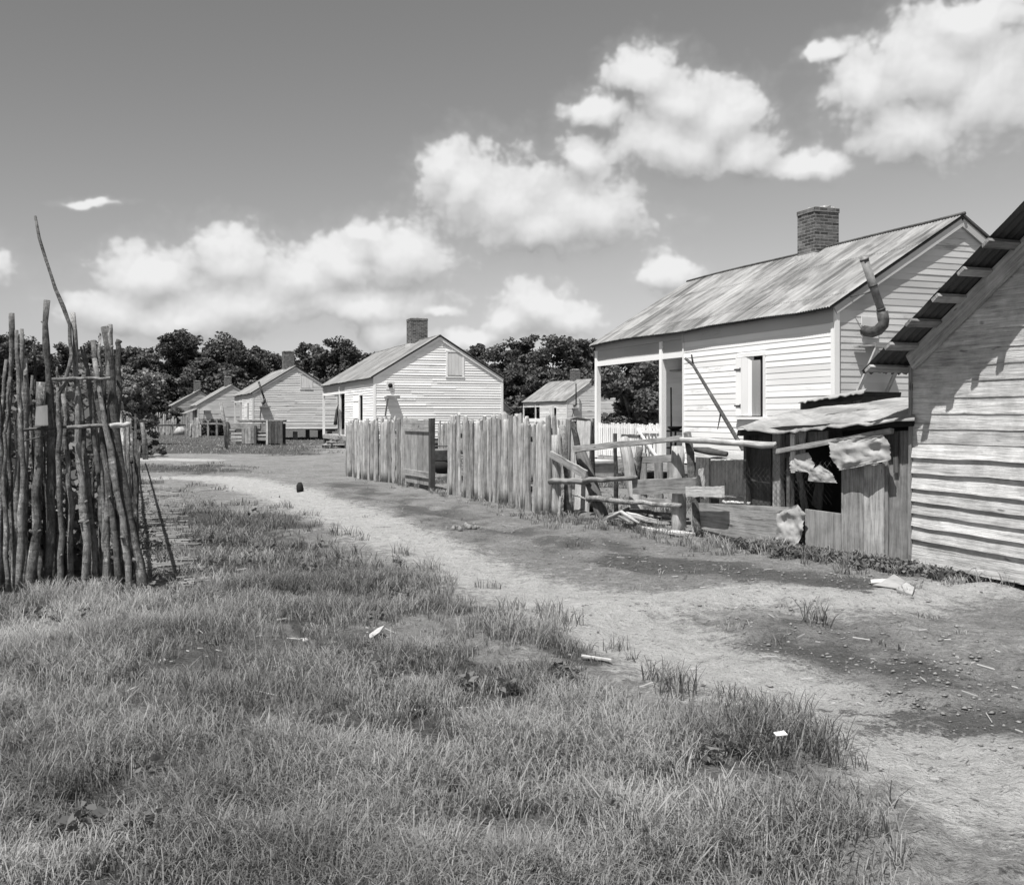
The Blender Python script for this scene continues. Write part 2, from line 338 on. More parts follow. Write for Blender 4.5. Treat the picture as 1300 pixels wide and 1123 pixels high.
# ------------------------------------------------------------------ object helpers
def tag(o, label=None, cat=None, group=None, kind=None):
    if label: o['label'] = label
    if cat: o['category'] = cat
    if group: o['group'] = group
    if kind: o['kind'] = kind
    return o
def empty(name, loc=(0, 0, 0), rz=0, label=None, cat=None, group=None):
    o = bpy.data.objects.new(name, None); COL.objects.link(o); o.location = loc; o.rotation_euler = (0, 0, rz)
    o.empty_display_size = .2
    return tag(o, label, cat, group)
class MB:
    def __init__(s): s.v = []; s.f = []; s.uv = []; s.r = []; s.sm = []
    def add(s, vs, fs, Mx=None, r=None, uoff=None, uvs=None, smooth=False):
        b = len(s.v); r = rng.random() if r is None else r
        uo = (rng.random() * 40, rng.random() * 40) if uoff is None else uoff
        vs = [Vector(p) for p in vs]
        for i, f in enumerate(fs):
            if uvs: s.uv += [(uvs[i][k][0] + uo[0], uvs[i][k][1] + uo[1]) for k in range(len(f))]
            else:
                a, c, d = vs[f[0]], vs[f[1]], vs[f[2]]; n = (c - a).cross(d - a); ax = max(range(3), key=lambda q: abs(n[q]))
                for k in f:
                    p = vs[k]; q = (p.y, p.z) if ax == 0 else ((p.x, p.z) if ax == 1 else (p.x, p.y))
                    s.uv.append((q[0] + uo[0], q[1] + uo[1]))
            s.f.append(tuple(b + k for k in f)); s.r.append(r); s.sm.append(smooth)
        s.v += [(Mx @ p) if Mx is not None else p for p in vs]
    def box(s, x0, x1, y0, y1, z0, z1, jit=0, **k):
        # grain along the longest side: local frame permuted
        vs = [Vector((x, y, z)) for x in (x0, x1) for y in (y0, y1) for z in (z0, z1)]
        if jit: vs = [p + Vector((rng.uniform(-jit, jit), rng.uniform(-jit, jit), rng.uniform(-jit, jit))) for p in vs]
        fs = [(0, 1, 3, 2), (4, 6, 7, 5), (0, 4, 5, 1), (2, 3, 7, 6), (0, 2, 6, 4), (1, 5, 7, 3)]
        d = (x1 - x0, y1 - y0, z1 - z0); ax = max(range(3), key=lambda q: abs(d[q]))
        uvs = []
        for f in fs:
            n = (vs[f[1]] - vs[f[0]]).cross(vs[f[2]] - vs[f[0]]); na = max(range(3), key=lambda q: abs(n[q]))
            o = [q for q in range(3) if q != na]
            if k.get('_brick'): U_, V_ = (o[0], 2) if 2 in o else o
            elif ax in o: U_, V_ = ax, [q for q in o if q != ax][0]
            else: U_, V_ = o
            uvs.append([(vs[i][U_], vs[i][V_]) for i in f])
        k.pop('_brick', None); s.add(vs, fs, uvs=uvs, **k)
    def beam(s, p0, p1, w, t, side=None, jit=0.0, seg=1, taper=1.0, **k):
        """board from p0 to p1, w wide (along 'side'), t thick, optionally wavering"""
        p0 = Vector(p0); p1 = Vector(p1); d = (p1 - p0); L = d.length; d.normalize()
        sd_ = Vector(side) if side is not None else (Vector((0, 0, 1)) if abs(d.z) < .9 else Vector((1, 0, 0)))
        sd_ = (sd_ - d * sd_.dot(d)).normalized(); n = d.cross(sd_)
        vs = []; fs = []; uvs = []
        for i in range(seg + 1):
            a = i / seg; c = p0.lerp(p1, a); ww = w * (1 + (taper - 1) * a) / 2
            for (q, e) in ((-1, -1), (1, -1), (1, 1), (-1, 1)):
                vs.append(c + sd_ * (q * ww + rng.uniform(-jit, jit)) + n * (e * t / 2 + rng.uniform(-jit, jit) * .5) + d * rng.uniform(-jit, jit) * (2 if i in (0, seg) else 0))
        pr = [0, w, w + t, 2 * w + t, 2 * w + 2 * t]
        for i in range(seg):
            for q in range(4):
                a = i * 4 + q; b = i * 4 + (q + 1) % 4
                fs.append((a, b, b + 4, a + 4)); uvs.append([(i / seg * L, pr[q]), (i / seg * L, pr[q + 1]), ((i + 1) / seg * L, pr[q + 1]), ((i + 1) / seg * L, pr[q])])
        fs.append((3, 2, 1, 0)); uvs.append([(0, 0), (0, w), (t, w), (t, 0)])
        e = seg * 4; fs.append((e, e + 1, e + 2, e + 3)); uvs.append([(0, 0), (0, w), (t, w), (t, 0)])
        s.add(vs, fs, uvs=uvs, **k)
    def tube(s, pts, rads, n=8, lump=.12, closed=True, **k):
        pts = [Vector(p) for p in pts]; vs = []; fs = []; uvs = []; L = 0; Ls = [0]
        for a, b in zip(pts[:-1], pts[1:]): L += (b - a).length; Ls.append(L)
        ref = Vector((.37, .9, .2)).normalized()
        for i, p in enumerate(pts):
            d = (pts[min(i + 1, len(pts) - 1)] - pts[max(i - 1, 0)]).normalized()
            rr = ref if abs(d.dot(ref)) < .9 else Vector((1, 0, 0))
            a = (rr - d * rr.dot(d)).normalized(); b = d.cross(a)
            for j in range(n):
                th = 2 * math.pi * j / n; r = rads[i] * (1 + rng.uniform(-lump, lump))
                vs.append(p + a * math.cos(th) * r + b * math.sin(th) * r)
        per = 2 * math.pi * sum(rads) / len(rads)
        for i in range(len(pts) - 1):
            for j in range(n):
                j2 = (j + 1) % n
                fs.append((i * n + j, i * n + j2, (i + 1) * n + j2, (i + 1) * n + j))
                uvs.append([(Ls[i], per * j / n), (Ls[i], per * (j + 1) / n), (Ls[i + 1], per * (j + 1) / n), (Ls[i + 1], per * j / n)])
        if closed:
            fs.append(tuple(range(n - 1, -1, -1))); uvs.append([(rads[0] * math.cos(6.28 * j / n), rads[0] * math.sin(6.28 * j / n)) for j in range(n)])
            e = (len(pts) - 1) * n; fs.append(tuple(e + j for j in range(n))); uvs.append([(rads[-1] * math.cos(6.28 * j / n), rads[-1] * math.sin(6.28 * j / n)) for j in range(n)])
        s.add(vs, fs, uvs=uvs, smooth=True, **k)
    def poly(s, pts, nrm, t, **k):   # convex/concave outline extruded by t against nrm
        pts = [Vector(p) for p in pts]; nrm = Vector(nrm).normalized(); n = len(pts)
        vs = pts + [p - nrm * t for p in pts]
        fs = [tuple(range(n)), tuple(range(2 * n - 1, n - 1, -1))] + [(i, i + n, (i + 1) % n + n, (i + 1) % n) for i in range(n)]
        if k.pop('vert', False):
            e1 = (pts[1] - pts[0]).normalized(); ax_ = Vector((0, 0, 1)).cross(nrm).normalized(); k['uvs'] = [[(vs[i].z, vs[i].dot(ax_)) for i in f] for f in fs]
        elif k.pop('horiz', False):
            ax_ = Vector((0, 0, 1)).cross(nrm).normalized(); k['uvs'] = [[(vs[i].dot(ax_), vs[i].z) for i in f] for f in fs]
        s.add(vs, fs, **k)
    def build(s, name, mat, parent=None, **tg):
        me = bpy.data.meshes.new(name); me.from_pydata([tuple(p) for p in s.v], [], s.f); me.materials.append(mat)
        ul = me.uv_layers.new(name='UVMap'); ul.data.foreach_set('uv', np.array(s.uv, dtype=np.float32).ravel())
        at_ = me.attributes.new('rnd', 'FLOAT', 'FACE'); at_.data.foreach_set('value', np.array(s.r, dtype=np.float32))
        me.polygons.foreach_set('use_smooth', np.array(s.sm, dtype=bool))
        me.update(); o = bpy.data.objects.new(name, me); COL.objects.link(o)
        if parent: o.parent = parent
        return tag(o, **tg)
def npmesh(name, V, Fq, Ft, r, mat, parent=None):
    """fast mesh from numpy: quads then triangles, r per face"""
    me = bpy.data.meshes.new(name); nq = len(Fq); nt_ = len(Ft)
    me.vertices.add(len(V)); me.vertices.foreach_set('co', V.astype(np.float32).ravel())
    loops = np.concatenate([Fq.ravel(), Ft.ravel()]).astype(np.int32) if nt_ else Fq.ravel().astype(np.int32)
    me.loops.add(len(loops)); me.loops.foreach_set('vertex_index', loops)
    me.polygons.add(nq + nt_)
    st = np.concatenate([np.arange(nq) * 4, nq * 4 + np.arange(nt_) * 3]).astype(np.int32)
    me.polygons.foreach_set('loop_start', st)
    try: me.polygons.foreach_set('loop_total', np.concatenate([np.full(nq, 4), np.full(nt_, 3)]).astype(np.int32))
    except Exception: pass
    a = me.attributes.new('rnd', 'FLOAT', 'FACE'); a.data.foreach_set('value', r.astype(np.float32))
    me.materials.append(mat); me.update(calc_edges=True); me.validate()
    o = bpy.data.objects.new(name, me); COL.objects.link(o)
    if parent: o.parent = parent
    return o

# ------------------------------------------------------------------ ground
def make_ground():
    ox, oy = 0.0, -2.0
    fr = np.linspace(R(-42), R(42), 460); bk = np.linspace(R(42), R(318), 90)[1:-1]
    ang = np.concatenate([fr, bk]); na = len(ang)
    rad = np.concatenate([[.6, 1.5, 2.5, 3.5, 4.2], 5 * (1500 / 5) ** (np.linspace(0, 1, 470) ** 1.25)]); nrw = len(rad)
    A, Rr = np.meshgrid(ang, rad); X = ox + np.sin(A) * Rr; Y = oy + np.cos(A) * Rr
    x = X.ravel(); y = Y.ravel(); z = gz(x, y)
    V = np.stack([x, y, z], 1); V = np.vstack([V, [[ox, oy, gzf(ox, oy)]]])
    i = np.arange(nrw - 1)[:, None]; j = np.arange(na)[None, :]; j2 = (j + 1) % na
    Fq = np.stack([i * na + j, i * na + j2, (i + 1) * na + j2, (i + 1) * na + j], -1).reshape(-1, 4)[:, ::-1]
    jj = np.arange(na); Ft = np.stack([jj, (jj + 1) % na, np.full(na, nrw * na)], 1)
    o = npmesh('ground', V, Fq, Ft, np.zeros(len(Fq) + len(Ft)), M['earth']); tag(o, kind='structure')
    me = o.data; me.polygons.foreach_set('use_smooth', np.ones(len(me.polygons), bool))
    x = V[:, 0]; y = V[:, 1]
    g = grass_amount(x, y)
    dl = dline(x, y, SANDL); dr = dline(x, y, SANDR); d0 = dline(x, y, SANDF); wdt = np.clip(.60 - .012 * y + .0012 * y * y, .5, .85)
    sand = np.maximum(np.exp(-(dl / wdt) ** 2) * 1.05, np.maximum(np.exp(-(dr / .55) ** 2) * .95, np.exp(-(d0 / 1.1) ** 2))) + (fbm(x * .7, y * .7, 3, 77) - .5) * .5
    sand = np.clip(sand, 0, 1)
    m1 = np.exp(-(dline(x, y, [at(800, 708), at(930, 725), at(1080, 742)]) / .55) ** 2)
    m2 = np.exp(-(dline(x, y, [at(1000, 800), at(1120, 850), at(1230, 900)]) / .6) ** 2) * .72
    m3 = np.exp(-(dline(x, y, [at(420, 612), at(520, 640), at(620, 672), at(740, 690)]) / .9) ** 2) * .6
    mud = np.clip(np.maximum(m1 * 1.1, np.maximum(m2, m3)) + (fbm(x * 2.4, y * 2.4, 5, 90) - .5) * 1.1, 0, 1)
    lit = np.exp(-(dline(x, y, BARE2) / .5) ** 2) * .9; mud = np.maximum(mud, lit)
    for k, a in (('grass', g), ('sand', sand), ('mud', mud)):
        q = me.attributes.new(k, 'FLOAT', 'POINT'); q.data.foreach_set('value', a.astype(np.float32))
make_ground()

# ------------------------------------------------------------------ grass
def blades(bx, by, h, wd, name, mat, label, cat, lean=.5, z0=None):
    n = len(bx); z = gz(bx, by) - .01 if z0 is None else z0
    th = nr.rand(n) * 2 * np.pi; ln = lean * (.25 + nr.rand(n) * 1.0); face = th + np.pi / 2 + nr.randn(n) * .5
    dx = np.cos(th) * ln * h; dy = np.sin(th) * ln * h; wx = np.cos(face) * wd / 2; wy = np.sin(face) * wd / 2
    P = np.zeros((n, 7, 3))
    def st(i, a, off, wk, zz):
        P[:, i, 0] = bx + dx * a + off * wx * wk; P[:, i, 1] = by + dy * a + off * wy * wk; P[:, i, 2] = z + h * zz
    st(0, 0, -1, 1, 0); st(1, 0, 1, 1, 0); st(2, .22, -1, .9, .48); st(3, .22, 1, .9, .48); st(4, .62, -1, .55, .84); st(5, .62, 1, .55, .84); st(6, 1.15, 0, 0, .98 )
    P[:, 6, 2] = z + h * (1.0 - .25 * ln)
    b = (np.arange(n) * 7)[:, None]
    Fq = np.concatenate([b + [0, 1, 3, 2], b + [2, 3, 5, 4]]); Ft = b + [4, 5, 6]
    rr = np.clip(nr.rand(n) ** 1.6 * .62 + 1.1 * (fbm(bx * 1.5, by * 1.5, 4, 64) - .36), 0, 1)
    o = npmesh(name, P.reshape(-1, 3), Fq, Ft, np.concatenate([rr, rr, rr]), mat)
    return tag(o, label, cat, kind='stuff')
def scatter(n, smin, smax, y0, y1, pw=1.0):
    t = nr.rand(n); y = y0 + (y1 - y0) * t ** pw; s = smin + (smax - smin) * nr.rand(n)
    return s * y, y
def meadow():
    BX, BY, H, W = [], [], [], []
    def band(n, y0, y1, pw, hmin, hmax, w, tuft, rad):
        x, y = scatter(n, -.62, .58, y0, y1, pw)
        k = grass_amount(x, y); cl = fbm(x * 1.9, y * 1.9, 4, 41)
        keep = nr.rand(n) < k * np.clip((cl - .26) * 4, .22, 1)
        keep &= ~((x < -3.3 - (y - 8.7) * .36) & (y > 8.7))      # nothing of the meadow inside the garden
        x, y, cl = x[keep], y[keep], cl[keep]; hb = hmin + (hmax - hmin) * np.clip((cl - .3) * 2.2 + nr.rand(len(x)) * .35, 0, 1)
        for _ in range(tuft):
            a = nr.rand(len(x)) * 6.283; r = rad * np.sqrt(nr.rand(len(x)))
            BX.append(x + np.cos(a) * r); BY.append(y + np.sin(a) * r); H.append(hb * (.35 + .9 * nr.rand(len(x)))); W.append(w * (.7 + .6 * nr.rand(len(x))))
    band(18500, 2.5, 9.5, 1.3, .04, .165, .0046, 18, .075)
    band(9000, 9.0, 18, 1.2, .06, .15, .009, 10, .08)
    band(12000, 17, 36, 1.2, .04, .10, .016, 7, .16)
    band(14000, 34, 90, 1.0, .04, .11, .035, 5, .35)
    blades(np.concatenate(BX), np.concatenate(BY), np.concatenate(H), np.concatenate(W), 'grass', M['grass'], 'rough meadow grass left of and below the dirt lane', 'grass', .95)
meadow()
def tufts():
    # loose tufts standing on the bare dirt and along the foot of the fences
    C = [(1036,792,.16,60),(932,795,.06,30),(730,690,.08,40),(705,672,.1,40),(760,672,.1,40),(590,640,.06,25),(655,655,.06,30),(1180,780,.05,20),(545,722,.15,50),(560,760,.15,60),(700,782,.14,60),(720,790,.12,40),(650,775,.12,50),(840,865,.12,60),(860,880,.15,60),(620,745,.1,40),(512,700,.12,50),(1150,730,.1,30),(470,655,.05,20),(1010,770,.03,20),(505,648,.04,20)]
    BX, BY, H, W = [], [], [], []
    for (px, py, h, n) in C:
        X, Y = at(px, py); a = nr.rand(n) * 6.28; r = .12 * np.sqrt(nr.rand(n))
        BX.append(X + np.cos(a) * r); BY.append(Y + np.sin(a) * r); H.append(h * (.6 + .6 * nr.rand(n)) * 1.2); W.append(np.full(n, .007))
    for (A, B, n, off) in ((F0, F1, 190, .30), (PF0, PF1, 40, .2), (F1, Vector((4.5, 9, 0)), 25, .15)):
        nrm = Vector((-(B - A).y, (B - A).x, 0)).normalized(); nrm = nrm if nrm.x < 0 else -nrm
        for _ in range(n):
            t = nr.rand() ** (.8); c = A.lerp(B, t) + nrm * (off * abs(nr.randn()) * 1.1 + .03); k = 16; a = nr.rand(k) * 6.28; r = .07 * np.sqrt(nr.rand(k))
            BX.append(c.x + np.cos(a) * r); BY.append(c.y + np.sin(a) * r); H.append(np.full(k, .05 + .13 * nr.rand()) * (.6 + .6 * nr.rand(k))); W.append(np.full(k, .008))
    for _ in range(900):
        X = nr.uniform(-4, 6); Y = nr.uniform(6, 26); q = np.array([X]), np.array([Y])
        if grass_amount(*q)[0] > .2 or dline(*q, SANDL)[0] < .7 or X > 4.0 or fbm(q[0] * .9, q[1] * .9, 3, 140)[0] < .53: continue
        if (X - PF0.x) * (PF1.y - PF0.y) - (Y - PF0.y) * (PF1.x - PF0.x) < 0 and Y > 15.6: continue
        k = int(nr.randint(5, 16)); a = nr.rand(k) * 6.28; r = .06 * np.sqrt(nr.rand(k)); BX.append(X + np.cos(a) * r); BY.append(Y + np.sin(a) * r); H.append(np.full(k, .02 + .06 * nr.rand())); W.append(np.full(k, .007))
    blades(np.concatenate(BX), np.concatenate(BY), np.concatenate(H), np.concatenate(W), 'grass_tufts', M['grass'], 'loose grass tufts on bare dirt and along the foot of the fences', 'grass', 1.0)
tufts()
def straw():
    n = 2400; x, y = scatter(n, -.5, .55, 4, 20, 1.1); a = nr.rand(n) * 6.28; L = .015 + .10 * nr.rand(n) ** 2.5; wd = .0022
    keep = nr.rand(n) < .25 + 1.0 * (dline(x, y, BARE2) < .6) + .35 * (dline(x, y, [at(1100, 830), at(1250, 850)]) < .7); x, y, a, L = x[keep], y[keep], a[keep], L[keep]; n = len(x)
    dx = np.cos(a) * L / 2; dy = np.sin(a) * L / 2; nx = -np.sin(a) * wd; ny = np.cos(a) * wd; z1 = gz(x - dx, y - dy) + .012; z2 = gz(x + dx, y + dy) + .012
    P = np.zeros((n, 6, 3))
    for i, (s, q, h) in enumerate(((-1, -1, 0), (-1, 1, 0), (1, 1, 0), (1, -1, 0), (-1, 0, .006), (1, 0, .006))):
        P[:, i, 0] = x + s * dx + q * nx; P[:, i, 1] = y + s * dy + q * ny; P[:, i, 2] = (z1 if s < 0 else z2) + h
    b = (np.arange(n) * 6)[:, None]; Fq = np.concatenate([b + [0, 4, 5, 3], b + [4, 1, 2, 5]])
    r = nr.rand(n); o = npmesh('straw', P.reshape(-1, 3), Fq, np.zeros((0, 3), int), np.concatenate([r, r]), M['straw']); tag(o, 'scattered dry straw and twigs lying on the dirt', 'straw', kind='stuff')
straw()
def clods():
    n = 30000; x, y = scatter(n, -.3, .6, 4.3, 26, 1.25)
    g = grass_amount(x, y); md = np.minimum(dline(x, y, [at(800, 708), at(930, 725), at(1080, 742)]) / .6, np.minimum(dline(x, y, [at(500, 668), at(620, 672)]) / .35, dline(x, y, [at(1000, 800), at(1230, 890)]) / .8))
    sn = dline(x, y, SANDL)
    keep = (g < .3) & (nr.rand(n) < np.clip(1.15 - md * .55, .10, 1) * np.clip((fbm(x * 2.4, y * 2.4, 4, 70) - .4) * 8, .05, 1)) & ((sn > .4) | (nr.rand(n) < .12)); x, y = x[keep], y[keep]; n = len(x)
    s = (.003 + .013 * nr.rand(n) ** 3) * (1 + y / 30)
    ico = np.array([(0, 0, 1), (1, 0, .2), (.3, .95, .1), (-.8, .6, .2), (-.8, -.6, .1), (.3, -.95, .2), (0, 0, -.6)], float)
    P = ico[None] * s[:, None, None] * (1 + .9 * (nr.rand(n, 7, 3) - .5)) * np.array([1.1, 1, .5]); P[:, :, 0] += x[:, None]; P[:, :, 1] += y[:, None]; P[:, :, 2] += (gz(x, y) + s * .25)[:, None]
    T = []
    for i in range(5): T += [(0, 1 + i, 1 + (i + 1) % 5), (6, 1 + (i + 1) % 5, 1 + i)]
    b = (np.arange(n) * 7)[:, None, None]; Ft = (b + np.array(T)[None]).reshape(-1, 3)
    o = npmesh('dirt_clods', P.reshape(-1, 3), np.zeros((0, 4), int), Ft, nr.rand(len(Ft)), M['clod']); tag(o, 'small earth clods and pebbles scattered over the dirt lane', 'dirt clods', kind='stuff')
clods()
#PART2
# ------------------------------------------------------------------ cabins
def clap(mb, o, ax, nrm, rng_at, z0, z1, rh=.115, t=.0125, holes=(), maxlen=3.0, wob=.007):
    """lapped boards on a wall: o origin, ax horizontal axis, nrm outward; rng_at(z)->(a,b) extent"""
    o = Vector(o); ax = Vector(ax); nrm = Vector(nrm); z = z0; Z = Vector((0, 0, 1))
    while z < z1 - .01:
        zt = min(z + rh, z1); a0, b0 = rng_at(z); a1, b1 = rng_at(zt)
        if b0 - a0 < .05: break
        cuts = [(a0, b0)]
        for (hx0, hx1, hz0, hz1) in holes:
            if z < hz1 - .02 and zt > hz0 + .02:
                new = []
                for (p, q) in cuts:
                    if hx0 > p and hx1 < q: new += [(p, hx0), (hx1, q)]
                    elif hx0 <= p and hx1 > p: new.append((hx1, q))
                    elif hx0 < q and hx1 >= q: new.append((p, hx0))
                    else: new.append((p, q))
                cuts = [(p, q) for p, q in new if q - p > .03]
        for (p, q) in cuts:
            xs = [p]
            while q - xs[-1] > maxlen * 1.3: xs.append(xs[-1] + rng.uniform(.5, 1) * maxlen)
            xs.append(q)
            for s, e in zip(xs[:-1], xs[1:]):
                s1 = a1 if s == a0 else s; e1 = b1 if e == b0 else e
                if e1 - s1 < .02: s1 = e1 = (s1 + e1) / 2; s1 -= .01; e1 += .01
                w1, w2 = rng.uniform(-wob, wob), rng.uniform(-wob, wob); g = .0015 if e != b0 else 0
                tt = t * rng.uniform(.8, 1.25); lap = .012
                P = [(s, 0, z + w1 - lap), (e - g, 0, z + w2 - lap), (e - g, tt, z + w2 - lap), (s, tt, z + w1 - lap), (s1, 0, zt), (e1 - g, 0, zt), (e1 - g, .006, zt), (s1, .006, zt)]
                vs = [o + ax * a + nrm * b + Z * c for a, b, c in P]
                fs = [(0, 3, 2, 1), (3, 7, 6, 2), (4, 5, 6, 7), (0, 4, 7, 3), (1, 2, 6, 5), (0, 1, 5, 4)]
                uvs = [[(P[k][0], P[k][2] * 1.0 + P[k][1]) for k in f] for f in fs]
                flip = ax.cross(nrm).z > 0
                if not flip: fs = [tuple(reversed(f)) for f in fs]; uvs = [list(reversed(q_)) for q_ in uvs]
                mb.add(vs, fs, uvs=uvs)
        z = zt
def corrugated(mb, W0, L, s0, pitch=.076, amp=.010, samp=4, rows=6, sag=.0):
    """sheet running down slope: W0(y, s) -> point; y along the ridge, s along slope 0..s0"""
    n = int(L / pitch * samp); vs = []; fs = []; uvs = []
    for j in range(rows + 1):
        s = s0 * j / rows
        for i in range(n + 1):
            y = L * i / n
            vs.append(W0(y, s, amp * math.cos(2 * math.pi * y / pitch)))
    for j in range(rows):
        for i in range(n):
            a = j * (n + 1) + i; fs.append((a, a + 1, a + n + 2, a + n + 1))
            uvs.append([(L * (i + q) / n, s0 * (j + p) / rows) for q, p in ((0, 0), (1, 0), (1, 1), (0, 1))])
    mb.add(vs, fs, uvs=uvs, smooth=True)
def cabin(name, P0, rz, L, Le, W, label, sid='siding', floor=.5, eave=3.43, rise=1.68, pd=2.0, chim_y=.45, detail=2, window=True, mid=1.0,
          hatch=None, shelf=None, pipe=False, flue=False, rh=.115, win=None, ovg=.12, ove=.17, chim_s=.62, chim_h=.92, rail=False, steps=None, tin='tin2', chim_cap=True, group='cabins along the lane'):
    zg = float(base_z(P0[1])); t = empty('cabin', (P0[0], P0[1], zg), rz, label, 'cabin', group)
    SM = M[sid]; TR = M['trim'] if sid == 'siding' else M[sid]
    f, e, pk = floor, eave, eave + rise; sl = rise / (W / 2)
    box = lambda nm, mat, *a, par=t, **k: (lambda mb: (mb.box(*a, **k), mb.build(nm, mat, par))[1])(MB())
    # walls
    def gab(z):
        if z < e: return (0.0, W)
        return ((z - e) / sl, W - (z - e) / sl)
    lap = .013 if detail == 2 else .026
    gh = []
    if hatch: gh.append(hatch)
    if win is None and window: win = (Le * .36, Le * .36 + .9, f + 1.0, f + 2.17)
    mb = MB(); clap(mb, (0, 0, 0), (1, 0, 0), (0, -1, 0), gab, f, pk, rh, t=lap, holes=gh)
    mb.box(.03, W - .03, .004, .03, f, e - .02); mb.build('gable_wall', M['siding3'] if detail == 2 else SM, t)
    mb = MB()
    mb.add([(0.05, .03, e - .02), (W - .05, .03, e - .02), (W / 2, .03, pk - .06), (0.05, .006, e - .02), (W - .05, .006, e - .02), (W / 2, .006, pk - .06)], [(0, 2, 1), (3, 4, 5), (0, 1, 4, 3), (1, 2, 5, 4), (2, 0, 3, 5)])
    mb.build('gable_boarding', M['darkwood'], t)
    fh = [(win[0], win[1], win[2], win[3])] if win else []
    dr = (Le - 1.15, Le - .25, f, f + 2.05) if detail < 2 and not rail else None
    mb = MB(); clap(mb, (0, 0, 0), (0, 1, 0), (-1, 0, 0), lambda z: (.0, Le), f, e - .30, rh, t=lap, holes=fh, maxlen=4.2)
    if win:
        mb.box(.004, .03, .02, win[0], f, e - .3); mb.box(.004, .03, win[1], Le, f, e - .3); mb.box(.004, .03, win[0], win[1], f, win[2]); mb.box(.004, .03, win[0], win[1], win[3], e - .3)
    else: mb.box(.004, .03, .02, Le, f, e - .3)
    mb.build('front_wall', SM, t)
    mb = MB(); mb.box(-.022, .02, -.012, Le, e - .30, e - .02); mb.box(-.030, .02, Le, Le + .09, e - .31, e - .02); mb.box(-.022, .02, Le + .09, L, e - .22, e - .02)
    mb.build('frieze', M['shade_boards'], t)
    mb = MB(); clap(mb, (W, 0, 0), (0, 1, 0), (1, 0, 0), lambda z: (0, L), f, e - .02, rh * 1.5); mb.box(W - .03, W - .004, .02, L, f, e - .02); mb.build('back_wall', SM, t)
    # porch walls: back of porch, end of the closed room, far gable
    mb = MB(); mb.box(pd, pd + .04, Le, L, f, e + .0)
    k = f
    while k < e - .1: mb.box(pd - .012, pd, Le + .01, L - .005, k + .004, k + .14, r=.4 + .25 * rng.random()); k += .145
    mb.build('porch_wall', SM, t)
    mb = MB(); mb.box(.012, pd, Le - .045, Le - .001, f, e - .02); mb.build('partition_wall', SM, t)
    mb = MB(); mb.box(pd, W, L - .04, L, f, e); mb.add([(0, L, e), (W, L, e), (W / 2, L, pk - .03), (0, L - .04, e), (W, L - .04, e), (W / 2, L - .04, pk - .03)], [(0, 1, 2), (3, 5, 4), (0, 3, 4, 1), (1, 4, 5, 2), (2, 5, 3, 0)]); mb.build('far_gable_wall', SM, t)
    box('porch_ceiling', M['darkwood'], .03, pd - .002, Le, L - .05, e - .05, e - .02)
    # corner boards
    mb = MB(); mb.box(-.036, .07, -.038, -.001, f - .02, e - .02); mb.box(-.036, -.002, -.001, .07, f - .02, e - .3); mb.build('corner_board', TR, t)
    mb = MB(); mb.box(W - .07, W + .036, -.038, -.001, f - .02, e - .02); mb.build('corner_board', TR, t)
    mb = MB(); mb.box(-.034, .02, Le + .0, Le + .05, f, e - .31); mb.build('corner_board', TR, t)
    # rake boards
    for s in (0, 1):
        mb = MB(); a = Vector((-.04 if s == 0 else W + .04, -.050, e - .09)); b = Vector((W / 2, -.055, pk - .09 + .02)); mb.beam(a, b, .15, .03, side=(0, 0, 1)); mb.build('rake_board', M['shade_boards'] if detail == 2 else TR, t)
    # floor, sills, piers, posts, beam
    mb = MB(); mb.box(.0, pd, Le, L, f - .05, f, jit=.002); mb.build('porch_floor', M['wood'], t)
    mb = MB(); mb.box(-.03, .14, .0, L, f - .24, f - .052); mb.box(W - .14, W, .0, L, f - .24, f - .012); mb.box(.142, W - .142, -.0, .14, f - .10, f - .012); mb.build('sill_beam', M['wood'], t)
    for (px, py) in ((.3, .35), (W / 2, .35), (W - .5, .35), (.12, Le * .5), (.12, Le), (.12, L - .15), (W - .2, L * .5), (W - .2, L - .2)):
        mb = MB(); mb.box(px - .13, px + .17, py - .13, py + .17, -.3, f - .24, jit=.01); mb.build('pier', M['darkwood'], t)  # pier colour kept dark to suggest the shade beneath the house
    ym = Le + mid
    for py in (ym, L - .06):
        mb = MB(); mb.box(-.045, .075, py - .06, py + .06, f - .052 if detail < 2 else f - .05, e - .22, jit=.002)
        mb.build('porch_post', TR, t)
    mb = MB(); mb.box(-.028, .02, Le + .06, ym - .062, e - .62, e - .50); mb.box(-.028, .02, ym + .062, L - .122, e - .62, e - .50); mb.build('porch_beam', TR, t)
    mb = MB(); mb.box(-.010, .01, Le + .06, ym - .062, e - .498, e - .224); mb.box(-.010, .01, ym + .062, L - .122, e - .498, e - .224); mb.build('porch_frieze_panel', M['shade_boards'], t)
    mb = MB(); mb.box(.08, pd, L - .07, L - .045, e - .3, e - .06); mb.build('end_beam', M['wood'], t)
    if rail:
        for (ya, yb, nm) in ((ym + .07, L - .13, 'picket_railing'),):
            mb = MB(); n = int((yb - ya) / .115)
            for i in range(n):
                y = ya + (i + .5) * (yb - ya) / n; mb.box(-.005, .018, y - .033, y + .033, f + .02, f + .83 + rng.uniform(-.02, .025), jit=.004)
            mb.box(.02, .05, ya, yb, f + .72, f + .79); mb.box(.02, .05, ya, yb, f + .15, f + .22); mb.build(nm, TR, t)
        mb = MB()
        for i in range(6): y = ym + .1 + i * .17; mb.box(-.06, -.04, y - .035, y + .035, f + .05, f + .80 + rng.uniform(-.02, .02), jit=.004)
        mb.box(-.085, -.062, ym + .05, ym + 1.1, f + .62, f + .69); mb.beam((-.1, ym + .1, f + .1), (-.1, ym + 1.05, f + .72), .06, .02); mb.build('picket_gate', TR, t)
    # roof
    so = ove / math.cos(math.atan(sl)); sln = math.hypot(W / 2, rise) + so; c, s_ = math.cos(math.atan(sl)), math.sin(math.atan(sl))
